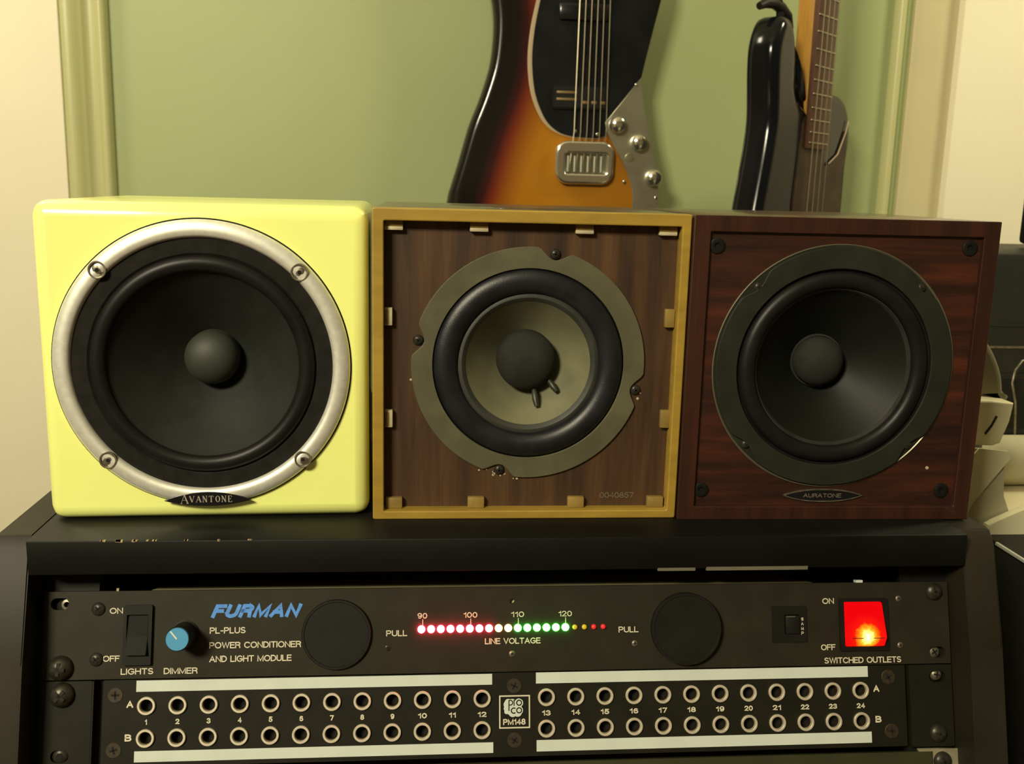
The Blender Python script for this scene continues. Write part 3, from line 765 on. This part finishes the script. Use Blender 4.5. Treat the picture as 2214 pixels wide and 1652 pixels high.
# pale chipped wood around the lower screw
bm = bmesh.new()
for k in range(16):
    a = math.radians(random.uniform(246, 268)); r = random.uniform(61.6, 64.2)
    vs = circ(r*math.cos(a)+cx, r*math.sin(a)+cz, random.uniform(.25, .8), 5, random.random())
    f = bm.faces.new([bm.verts.new((p[0], 8.38, p[1])) for p in vs])
for a, r, q in ((188, 63.3, .7), (346, 63.2, .6), (343, 62.9, .8)):
    a = math.radians(a); bm.faces.new([bm.verts.new((p[0], 8.38, p[1])) for p in circ(r*math.cos(a)+cx, r*math.sin(a)+cz, q, 6)])
bmesh.ops.recalc_face_normals(bm, faces=bm.faces)
from_bm('chipped_edge', bm, M['tab_white'], s2)['label'] = 'pale chips around the driver rim'
sur = [(51.5, 8.2), (51.2, 9.2)] + [(44.6+6.4*math.cos(PI*i/14), 9.0-4.2*math.sin(PI*i/14)) for i in range(15)] + [(38, 9.6)]
lathe('surround', sur, M['surround_blue'], s2, 128, (cx, 0, cz))['label'] = 'glossy blue-black rolled surround'
lathe('inner_ring', [(38.4, 9.4), (37.2, 8.6), (35.8, 8.5), (34.6, 9.4), (33.6, 10.4)], M['ring_blue'], s2, 128, (cx, 0, cz))
lathe('cone', [(33.8, 10.2), (32.6, 11.6), (26, 18.5), (20, 24.5), (14, 30), (10, 33.5)], M['cone_grey'], s2, 128, (cx, 0, cz), angle=60)['label'] = 'faded olive grey paper cone'
lathe('dust_cap', [(16.2, 28.5), (16.2, 20.8), (16.1, 19.6), (15.2, 17.8), (12.6, 15.4), (9, 13.8), (5, 12.9), (0, 12.6)], M['cap_dark'], s2, 64, (cx, 0, cz), angle=60)
for pth, r in (([(4.6, 21.4, -15.4), (4.9, 19.8, -18.0), (5.3, 18.0, -21.2), (5.9, 16.4, -24.6)], 1.5), ([(12.2, 21.4, -10.4), (13.8, 20.0, -12.4), (15.4, 18.4, -14.6), (16.8, 17.4, -16.4)], 1.5)):
    tube('lead_wire', [(cx+a, b-.8, cz+c) for a, b, c in pth], r, M['lead'], s2, 10, radii=[1.0, 1.75, 1.8, 1.2])
# small plastic tabs round the inside of the frame
def tab(x, z, w, h, material, lab, y0=4.6):
    o = box('grille_tab', x-w/2, x+w/2, y0, 8.4, z-h/2, z+h/2, material, s2, bev=.5)
    if lab: o['label'] = lab
    return o
for x in (-71.7, -27.9, 27.1, 71.4):
    tab(x, 156.6, 9.6, 4.2, M['tab'], None)
    tab(x, 154.6, 9.6, 2.0, M['tab_white'], 'cream lip of the grille tab', 4.4)
for x, z in ((-74.4, 109), (-74.2, 54.4)): tab(x, z, 4.2, 9.4, M['tab_white'], None); tab(x-.9, z, 2.2, 7.4, M['tab'], None, 4.1)
for x, z in ((74.8, 109.9), (75.2, 54.7)): tab(x, z, 5.2, 9.8, M['tab'], None)
for x in (-71.4, -27.0, 27.9, 72.2): tab(x, 7.6, 9.0, 6.0, M['tab'], None)
text('0040857', 41.6, 60.6, 9.0, 3.2, M['ink_grey'], s2, 8.45, .13, label='faint stamped number')

# --- right: rosewood speaker
s3 = thing('speaker', 'dark red rosewood grained speaker with dark grey driver, rightmost in the row', 'speaker', (165.6+82.5*math.cos(.0152), -2.74-82.5*math.sin(.0152), 0), (0, 0, -.0152))
cut_front(box('cabinet', -82.3, 82.3, 5, 165, 0, 164.8, M['rosewood_case'], s3, bev=1), -1.3, 85, 58)
plate('front_frame', rrect(-82.5, 82.5, 0, 165, .6, 3), [rrect(-73.6, 73.8, 7.6, 156.6, .4, 3)], 0, 5, M['rosewood_frame'], s3, bev=.4)['label'] = 'dark rosewood border'
cx, cz = -1.3, 85.0
plate('baffle', rrect(-74, 74.2, 7.2, 157, .3, 2), [circ(cx, cz, 58, 96)], 2.6, 4.9, M['rosewood_h'], s3)['label'] = 'red streaked baffle'
ang = (45, 136, 223, 317)
outer = [(cx+x, cz+z) for x, z in polar_ring(65.2, ang, 10.5, 3.6)]
lathe('cone_edge', [(43.4, 2.7), (43.0, 2.2), (42.5, 2.2), (41.4, 3.9)], M['edge_gloss'], s3, 128, (cx, 0, cz))
lathe('cap_ring', [(15.2, 26.6), (14.9, 25.6), (14.2, 25.6), (13.8, 27)], M['edge_gloss'], s3, 64, (cx, 0, cz))
lathe('driver_rim', [(66.6, 2.6), (66.5, 1.9), (66.2, 1.8), (65.4, 2.5)], M['rim'], s3, 160, (cx, 0, cz))['label'] = 'thin bright edge around the driver'
plate('basket_plate', circ(cx, cz, 65.4, 160), [circ(cx, cz, 57, 96)], 1.9, 2.5, M['frame_dark'], s3)
plate('basket_ring', outer, [circ(cx, cz, 53.6, 128)], .2, 1.85, M['frame_dark'], s3, bev=.4)['label'] = 'dark grey basket ring with four notches'
for t in ang:
    screw(s3, cx+62.2*math.cos(math.radians(t)), cz+62.2*math.sin(math.radians(t)), 2.6, M['screw_black'], 1.85, 1.8)
lathe('surround', [(53.8, .8), (53.4, 2.4), (52.6, 2.8)] + [(47.6+4.6*math.cos(PI*i/12), 2.6-4.0*math.sin(PI*i/12)) for i in range(13)] + [(42.8, 3.0)], M['rubber'], s3, 128, (cx, 0, cz))
lathe('cone', [(43.2, 2.8), (42.0, 3.6), (40.6, 5.0), (32, 12.6), (22, 21.4), (15, 27.4), (10, 31.5)], M['cone_dark'], s3, 128, (cx, 0, cz), angle=60)
lathe('dust_cap', [(13.9, 28.6), (13.9, 23.2), (13.8, 22.0), (13.0, 19.8), (10.6, 17.4), (7.6, 15.8), (4, 14.9), (0, 14.6)], M['cap_dark'], s3, 64, (cx, 0, cz), angle=60)
for x, z in ((-69.3, 149.3), (67.5, 150.8), (-69.7, 16.6), (66.7, 16.4)):
    lathe('grille_socket', [(4.1, 2.6), (4.1, 1.7), (3.5, 1.4), (1.6, 1.6), (1.4, 2.4), (0, 2.5)], M['black'], s3, 28, (x, 0, z))
lathe('dot', [(.9, 2.6), (.85, 2.2), (0, 2.1)], M['tab_white'], s3, 14, (57.4, 0, 29.3))['label'] = 'small white dot'
pts = [(22.0*t, 3.3*(1-abs(t)**2.4)) for t in [-1+2*i/24 for i in range(25)]]; pts += [(x, -z) for x, z in pts[::-1][1:-1]]
bd3 = plate('badge', pts, [], 1.6, 2.6, M['black_gloss'], s3, loc=(-.9, 0, 13.5))
inn = [(x*1.0, z) for x, z in pts]
plate('badge_edge', [(x*1.035, z*1.12) for x, z in pts], [[(x*.985, z*.93) for x, z in pts]], 1.4, 2.6, M['screw'], bd3)
text('AURATONE', -11.2, 10.4, -1.2, 2.3, M['ink_grey'], bd3, 1.58, .16)

# ------------------------------------------------------------------ guitars
def dist_outline(p, poly):
    best = 1e9
    for i in range(len(poly)):
        a = Vector(poly[i]); b = Vector(poly[(i+1) % len(poly)]); ab = b-a
        t = max(0, min(1, (p-a).dot(ab)/max(ab.length_squared, 1e-9)))
        d = (a+ab*t-p).length
        if d < best: best = d
    return best

def guitar_body(name, outline, spine, yf, yb, rr, material, parent, burst=0):
    """rounded-edge slab; attribute 'rim' = distance from the edge in mm"""
    n = len(outline); bm = bmesh.new(); lay = bm.verts.layers.float.new('rim')
    grid = {}
    zs = [p[1] for p in outline]; z0, z1 = min(zs), max(zs)
    def sp(p):
        t = (p[1]-z0)/(z1-z0); t = .22+.56*t
        f = t*(len(spine)-1); i = min(int(f), len(spine)-2); k = f-i
        return Vector((spine[i][0]*(1-k)+spine[i+1][0]*k, spine[i][1]*(1-k)+spine[i+1][1]*k))
    S = [0, .01, .025, .045, .07, .1, .14, .18, .23, .28, .34, .4, .46, .53, .6, .67, .74, .82, .9, 1.0]
    for side in (0, 1):
        rows = []
        for s in S:
            row = []
            for p in outline:
                a = Vector(p); c = sp(p); q = a+(c-a)*s
                d = dist_outline(q, outline) if s > 0 else 0
                e = max(0, rr-d); dy = rr-math.sqrt(max(0, rr*rr-e*e))
                y = yf+dy if side == 0 else yb-dy
                v = bm.verts.new((q.x, y, q.y)); v[lay] = d+burst*max(0, q.x-18); row.append(v)
            rows.append(row)
        for a, b in zip(rows, rows[1:]):
            for i in range(n):
                j = (i+1) % n
                try: bm.faces.new((a[i], a[j], b[j], b[i]))
                except ValueError: pass
        if side == 0: f0 = rows[0]
        else:
            for i in range(n): bm.faces.new((f0[i], f0[(i+1) % n], rows[0][(i+1) % n], rows[0][i]))
    bmesh.ops.remove_doubles(bm, verts=bm.verts, dist=.02)
    bmesh.ops.recalc_face_normals(bm, faces=bm.faces)
    return from_bm(name, bm, material, parent, True, None, 60)

def sunburst():
    m = bpy.data.materials.new('sunburst_lacquer'); m.use_nodes = True
    nt = m.node_tree; b = nt.nodes['Principled BSDF']
    b.inputs['Roughness'].default_value = .16; b.inputs['Coat Weight'].default_value = .6; b.inputs['Coat Roughness'].default_value = .08
    at = nt.nodes.new('ShaderNodeAttribute'); at.attribute_name = 'rim'
    mr = nt.nodes.new('ShaderNodeMapRange'); mr.inputs['From Max'].default_value = 140; nt.links.new(at.outputs['Fac'], mr.inputs['Value'])
    r = nt.nodes.new('ShaderNodeValToRGB'); e = r.color_ramp.elements
    e[0].position = 0; e[0].color = (.004, .005, .004, 1)
    e[1].position = 1; e[1].color = (.42, .18, .012, 1)
    for p, c in ((.24, (.006, .005, .006, 1)), (.33, (.035, .006, .008, 1)), (.42, (.15, .022, .010, 1)), (.52, (.25, .075, .008, 1)), (.68, (.38, .155, .010, 1))):
        x = e.new(p); x.color = c
    nt.links.new(mr.outputs[0], r.inputs[0])
    nt.links.new(r.outputs[0], b.inputs['Base Color'])
    return m

g1 = thing('electric_guitar', 'sunburst electric guitar with black pickguard and chrome control plate hanging on green wall', 'guitar', (235, 878, 880))
G0 = Vector((235, 878, 880))
def L1(pts): return [(x-G0.x, z-G0.z) for x, z in pts]
out1 = [(58, 154), (63, 175), (72, 205), (80, 234), (87, 258), (98, 286), (108, 316), (114, 340), (117, 369), (117, 399), (112, 430), (102, 462), (96, 500), (104, 535), (128, 552), (155, 540), (180, 508), (205, 488), (235, 484), (268, 488),
        (292, 512), (318, 540), (345, 548), (362, 528), (362, 492), (351, 455), (338, 415), (326, 362), (321, 330), (323, 300), (330, 267), (340, 233), (350, 202), (354, 180), (356, 156), (354, 110), (340, 60), (305, 15), (250, -12), (190, -14), (130, 0), (80, 40), (54, 95)]
out1 = L1(catmull(out1, 3))
guitar_body('body', out1, L1([(205, 60), (205, 150), (210, 250), (215, 330), (220, 400), (225, 470)]), 0, 44, 13, sunburst(), g1, .9)['label'] = 'sunburst body, black rim to amber centre'
gp = [(179, 421), (173, 388), (170, 355), (171, 328), (175, 302), (183, 280), (194, 262), (210, 250), (230, 244.5), (263, 243.5), (275, 247), (279, 274), (300, 301), (320, 326), (327, 360), (337, 405), (346, 445), (345, 480), (320, 500), (290, 480), (262, 474), (215, 476), (196, 470), (186, 450)]
gpd = L1([p for p in catmull(gp[:9], 5, False)]+gp[9:])
bp_ = [(174, 421), (167.4, 388), (164.2, 355), (165, 328), (169.5, 301), (178.5, 277.5), (191, 259.5), (208.6, 248.3), (229.5, 243.3), (263, 242.5), (275.6, 246), (279.6, 273.6), (300.8, 300.4), (321, 325.5), (328, 360), (338, 405), (347, 445), (346, 481), (320, 501), (290, 481), (262, 475), (214, 478), (192, 472), (181, 450)]
bpd = L1([p for p in catmull(bp_[:9], 5, False)]+bp_[9:])
plate('pickguard_edge', bpd, [], -1.2, .2, M['binding'], g1)['label'] = 'cream edge line of the pickguard'
plate('pickguard', gpd, [], -3.0, -1.1, M['guard'], g1)['label'] = 'black pickguard'
cp = [(320, 325), (296, 294), (273, 265), (275, 254), (280, 246), (288, 231), (298, 216), (307, 197), (313, 182), (316, 168), (317, 130), (350, 120), (353, 158), (350, 202), (341, 233), (331, 266), (324, 300)]
plate('control_plate', L1(cp), [], -3.6, -1.1, M['aged_chrome'], g1, bev=.5, smooth=True)['label'] = 'aged chrome control plate'
for x, z in ((289, 262), (320, 239), (343, 192)):
    lathe('control_knob', [(11.6, 0), (11.8, -3), (11.0, -10), (9.6, -13.2), (6.5, -15), (3, -15.8), (0, -16)], M['chrome'], g1, 32, (x-G0.x, -3.5, z-G0.z))['label'] = 'domed chrome knob'
lathe('jack_plate', [(6.2, 0), (5.6, -1.8), (0, -2.4)], M['chrome'], g1, 24, (309-G0.x, -3.4, 219-G0.z))
for x, z in ((263, 249), (232, 252), (314, 316), (303, 186), (349, 165)):
    screw(g1, x-G0.x, z-G0.z, 2.4, M['chrome'], -3.4, 1.2)
br = plate('bridge_cover', L1(rrect(205, 286, 181, 239, 17, 6)), [L1(rrect(219, 275.5, 195.5, 222, 3, 3))], -12, -.2, M['chrome'], g1, bev=3.5, smooth=True, res=4); br['label'] = 'chrome rounded bridge surround'
bx = box('bridge_base', 216-G0.x, 278-G0.x, -2.5, -.1, 193-G0.z, 224-G0.z, M['aged_chrome'], g1)
for i in range(6):
    x = 223.5+i*9.2
    tube('saddle', [(x-G0.x, -6.2, 197.5-G0.z), (x-G0.x, -6.2, 219-G0.z)], 3.6, M['aged_chrome'], g1, 10)
bm = bmesh.new(); bm_box(bm, 199-G0.x, 274-G0.x, -9, -2.9, 281-G0.z, 311-G0.z); bmesh.ops.bevel(bm, geom=list(bm.edges), offset=2, segments=2, affect='EDGES')
pk = from_bm('pickup', bm, M['black'], g1, True); pk['label'] = 'black pickup with bronze slots'
for k, z in enumerate((301, 292)): box('pole_bar', 204-G0.x, 232-G0.x, -9.6, -8.8, z-G0.z, z+3.2-G0.z, M['bronze'], pk, bev=.3)
for k in range(3): box('pole_bar', 240+12*k-G0.x, 247+12*k-G0.x, -9.6, -8.8, 288-G0.z, 292-G0.z, M['bronze'], pk, bev=.3)
pk2 = box('pickup', 205-G0.x, 272-G0.x, -8, -2.9, 396-G0.z, 418-G0.z, M['black_gloss'], g1, bev=2)
# neck, head, strings
box('neck', 222-G0.x, 284-G0.x, -2, 16, 474-G0.z, 1120-G0.z, M['maple'], g1, bev=5)
box('fretboard', 222-G0.x, 284-G0.x, -9, -2.1, 470-G0.z, 1112-G0.z, M['rosewood_board'], g1, bev=.5)
plate('headstock', L1(catmull([(224, 1105), (214, 1150), (210, 1240), (222, 1300), (255, 1310), (292, 1290), (300, 1230), (296, 1150), (282, 1105)], 4)), [], 0, 15, M['maple'], g1, bev=1)
for i in range(6):
    xa, xb = 231+8.2*i, 229.5+8.8*i
    tube('string', [(232+8.4*i-G0.x, -10.2, 1112-G0.z), (xa-G0.x, -11, 422-G0.z), (xb-G0.x, -10.5, 250-G0.z), (225+9*i-G0.x, -8.5, 205-G0.z)], .75-.06*i, M['string'] if i == 0 else M['string_dim'], g1, 6)
    tube('tuner', [((214 if i < 3 else 292)+(-8 if i < 3 else 8)-G0.x, 8, 1150+45*(i % 3)-G0.z), ((214 if i < 3 else 292)-G0.x, 8, 1150+45*(i % 3)-G0.z)], 4, M['chrome'], g1, 8)
h1 = thing('guitar_hanger', 'black wall hook holding the sunburst guitar by its head, above the frame', 'hanger', (253, YW, 1100))
lathe('wall_plate', [(28, 0), (28, -6), (24, -8), (0, -8)], M['black'], h1, 32)
tube('hook_arm', [(0, -8, 0), (0, -40, 0), (0, -48, 0)], 5, M['black'], h1)
tube('hook_yoke', [(-24, -98, -2), (-38, -84, -12), (-38, -58, -12), (-20, -47, -4), (0, -44, 0), (20, -47, -4), (38, -58, -12), (38, -84, -12), (24, -98, -2)], 5, M['black'], h1)

# bass
TH = math.radians(44.3)
B0 = Vector((537.8, 780, 246.9))
g2 = thing('bass_guitar', 'black bass guitar with amber maple neck turned sideways, right of the sunburst guitar', 'guitar', B0, (0, 0, TH))
ob = [(-60, 44), (-69, 56), (-72, 82), (-79, 111), (-90, 132), (-103, 138), (-117, 136), (-128, 122), (-135, 102), (-135, 76), (-132, 51), (-128, 16), (-133, -19), (-141, -54), (-152, -100), (-163, -150), (-165, -200), (-150, -250), (-105, -292), (-40, -308), (40, -306), (110, -285),
      (150, -240), (160, -195), (148, -150), (110, -118), (92, -92), (98, -49), (107, -19), (108, 11), (101, 33), (87, 51), (70, 59), (50, 60), (34, 56), (20, 50), (12, 40), (-20, 34)]
bb = guitar_body('body', catmull(ob, 3), [(-10, -240), (-10, -160), (-12, -90), (-14, -40), (-16, 0), (-20, 30)], 0, 42, 12, M['bass_body'], g2)
bb['label'] = 'gloss black body'
pgb = catmull([(-44, 26), (-52, 0), (-58, -40), (-62, -100), (-50, -160), (20, -190), (80, -150), (88, -95), (88, -50), (88, -10), (83, 14), (74, 2), (60, -18), (36, -31), (20, -32), (14, 10), (10, 28)], 4)
plate('pickguard', pgb, [], -2.4, -.1, M['tort'], g2)['label'] = 'brown pickguard'
tube('pickguard_line', [(88, -2.6, 28), (83, -2.6, 14), (75, -2.6, 2), (61, -2.6, -18), (34, -2.6, -31)], .9, M['binding'], g2, 6)
box('neck', -43, 13, -1.5, 22, 26, 720, M['maple'], g2, bev=4)['label'] = 'amber maple neck'
box('fretboard', -43.2, 13.2, -8, -1.6, -14, 716, M['rosewood_board'], g2, bev=.4)
fz = [148, 128, 107, 87, 70, 53, 36, 21, 6, -7]
f0 = box('fret', -43.6, 13.6, -9.3, -7.9, -.8, .8, M['fret'], g2, bev=.3, loc=(0, 0, fz[0]))
for z in fz[1:]: clone(f0, g2, (0, 0, z))
z = 148; sp_ = 22
for k in range(14):
    z += sp_; sp_ *= 1.059
    if z < 700: clone(f0, g2, (0, 0, z))
for i in range(4):
    tube('string', [(-35+13.5*i, -11, 716), (-36+14.5*i, -11.5, 100), (-38+16.5*i, -9.5, -160)], (.75-.08*i), M['string_dark'], g2, 6)
box('pickup', -50, 46, -9, -2.4, -132, -106, M['black'], g2, bev=2)
plate('headstock', catmull([(-40, 712), (-52, 740), (-50, 830), (-20, 880), (25, 870), (28, 790), (14, 712)], 4), [], 0, 15, M['maple'], g2, bev=1)
sb = tube('strap_button', [(-92, 20, 141), (-94, 20, 152), (-100, 20, 158)], 5, M['black'], g2, 12)
tube('strap_end', [(-72, 14, 128), (-80, 16, 142), (-93, 20, 151), (-108, 22, 154), (-124, 24, 152), (-136, 26, 147)], 5, M['black'], g2, 10, radii=[3, 6, 7, 6.5, 6, 4.5])
h2 = thing('guitar_hanger', 'black wall hook holding the bass guitar, above the frame', 'hanger', (528, YW, 955))
lathe('wall_plate', [(28, 0), (28, -6), (24, -8), (0, -8)], M['black'], h2, 32)
tube('hook_arm', [(0, -8, 0), (0, -80, 0), (-4, -130, 0)], 5, M['black'], h2)
tube('hook_yoke', [(-50, -182, -12), (-42, -150, -12), (-4, -130, 0), (34, -128, -12), (40, -150, -12)], 5, M['black'], h2)

# ------------------------------------------------------------------ right side: desk and clutter
dk = thing('desk', 'cream desk standing behind and right of the rack', 'desk', (900, 450, -750))
box('desk_top', -495, 500, -318, 120, 666, 690, M['desk'], dk, bev=3)
for x in (-480, 460):
    for y in (-300, 85): box('leg', x, x+40, y, y+30, 0, 665.8, M['desk'], dk, bev=2)
# grey rounded shell + pale block with slot + folded sheets
gs = thing('plastic_device', 'rounded grey plastic shell standing on a pale base behind the rosewood speaker', 'device', (405, 165, -60))
def rel(pts, ox, oz): return [(x-ox, z-oz) for x, z in pts]
arc = [(445, 34), (445.5, 40), (443, 52), (437.5, 64), (430, 75), (420, 84), (405, 89), (388, 86), (374, 76), (366, 60), (364, 34)]
plate('shell', rel(catmull(arc, 4), 405, -60), [], -8, 22, M['grey_plastic'], gs, bev=5, smooth=True, res=4)['label'] = 'rounded grey shell'
bx1 = plate('front_block', rel([(366, 6), (366, 37), (424, 37), (442.5, 35.2), (441, 22), (436, 6), (430, 4)], 405, -60), [], -26, -8.2, M['paper'], gs, bev=1.5, smooth=True); bx1['label'] = 'pale block with dark slot'
tube('slot', [(423.5-405, -26.2, 13+60), (427.5-405, -26.2, 19+60), (430.5-405, -26.2, 26+60)], .9, M['screw_black'], gs, 6)
box('base', -40, 30, -8, 24, 0, 95, M['grey_plastic'], gs, bev=3)
def sheet(name, pts, y0, tilt, material, label, cat, th=1.2):
    ox, oz = pts[0]
    zmin = min(p[1] for p in pts)
    t = plate(name, rel(pts, ox, zmin), [], -th, 0, material, None)
    t.location = Vector((ox, y0, zmin))*MM; t.rotation_euler = (tilt, 0, 0)
    return tag(t, label, cat)
sheet('folded_paper', [(395, -59.8), (395, 6), (426, 4), (434, -2), (437, -30), (447, -52), (447, -59.8)], 132, 0, M['paper2'], 'pale grey folded card standing below the slotted block', 'paper', 3)
sheet('paper_sheet', [(395, -59.8), (395, -16), (412, 6), (433.5, 4), (436, -1), (412, -34), (402, -59.8)], 126, 0, M['paper'], 'cream triangular paper flap right beside the rosewood speaker', 'paper', 1.2)
pr_ = thing('paper_roll', 'cream rounded paper roll lying on the desk beyond the pale papers', 'paper', (476, 215, -60))
tube('roll', [(-30, 40, 21), (90, 40, 21)], 21, M['paper2'], pr_, 32)
tube('roll_core', [(-30.6, 40, 21), (-28, 40, 21)], 12, M['screw_black'], pr_, 24)
bd_ = thing('cream_board', 'long cream board leaning diagonally in front of the paper roll', 'board', (428, 120, -60))
bm = bmesh.new()
A_ = [(-6, 0), (14, 0), (110, 50), (110, 64), (0, 14), (-6, 11)]
a = [bm.verts.new((x, 0, z)) for x, z in A_]; b = [bm.verts.new((x, 7, z)) for x, z in A_]
for i in range(len(A_)): bm.faces.new((a[i], a[(i+1) % len(A_)], b[(i+1) % len(A_)], b[i]))
bm.faces.new(a[::-1]); bm.faces.new(b)
bmesh.ops.bevel(bm, geom=list(bm.edges), offset=.8, segments=2, affect='EDGES'); bmesh.ops.recalc_face_normals(bm, faces=bm.faces)
from_bm('board_face', bm, M['paper'], bd_, True)
# black box with silver trimmed edge next to the rack
eq = thing('equipment_case', 'dark equipment case with thin silver top edge beside the rack', 'equipment case', (600, -90, -750))
box('case_body', -203, 250, -120, 172, 0, 706, M['dark_case'], eq, bev=2)
box('case_lid', -203.5, 250, -120, 172, 706.2, 709, M['dark_case2'], eq, bev=.6)
box('silver_edge', -205.4, -203.6, -120, 156, 707.6, 709.8, M['steel'], eq, bev=.4)['label'] = 'thin silver edge strip'
screw(eq, -160, 600, 4, M['screw'], -120, 2)
tw = thing('computer_tower', 'black computer tower behind the papers, right of the rosewood speaker', 'computer', (700, 420, -60))
bm = bmesh.new()
box('tower_shell', -150, 100, 0, 200, 0, 184, M['dark_case2'], tw, bev=4)
for z in (62, 90, 112): box('panel_groove', -150.6, 95, -1.4, 1, z, z+2.2, M['dark_case2'] if z != 90 else M['screw'], tw)
box('vent_panel', -110, 95, -2, 1, 8, 58, M['black'], tw, bev=1)
mn = thing('monitor', 'tall black monitor edge rising above the computer at the right border', 'monitor', (777, 500, 124))
box('monitor_shell', -98, 150, 0, 40, 4, 330, M['black'], mn, bev=5)
box('stand_base', -60, 60, -15, 60, 0, 4, M['black'], mn, bev=1)
box('screen', -88, 140, -1.2, 1, 16, 318, M['black_gloss'], mn)
mn.rotation_euler = (0, math.radians(0), 0)
cb = tube('cable', [(612, 395, -58), (606, 392, -20), (600, 392, 0), (604, 396, 12), (616, 405, 20), (640, 410, 24)], 1.1, M['screw'], None, 8)
tag(cb, 'thin grey cable curling up in front of the black computer tower', 'cable')
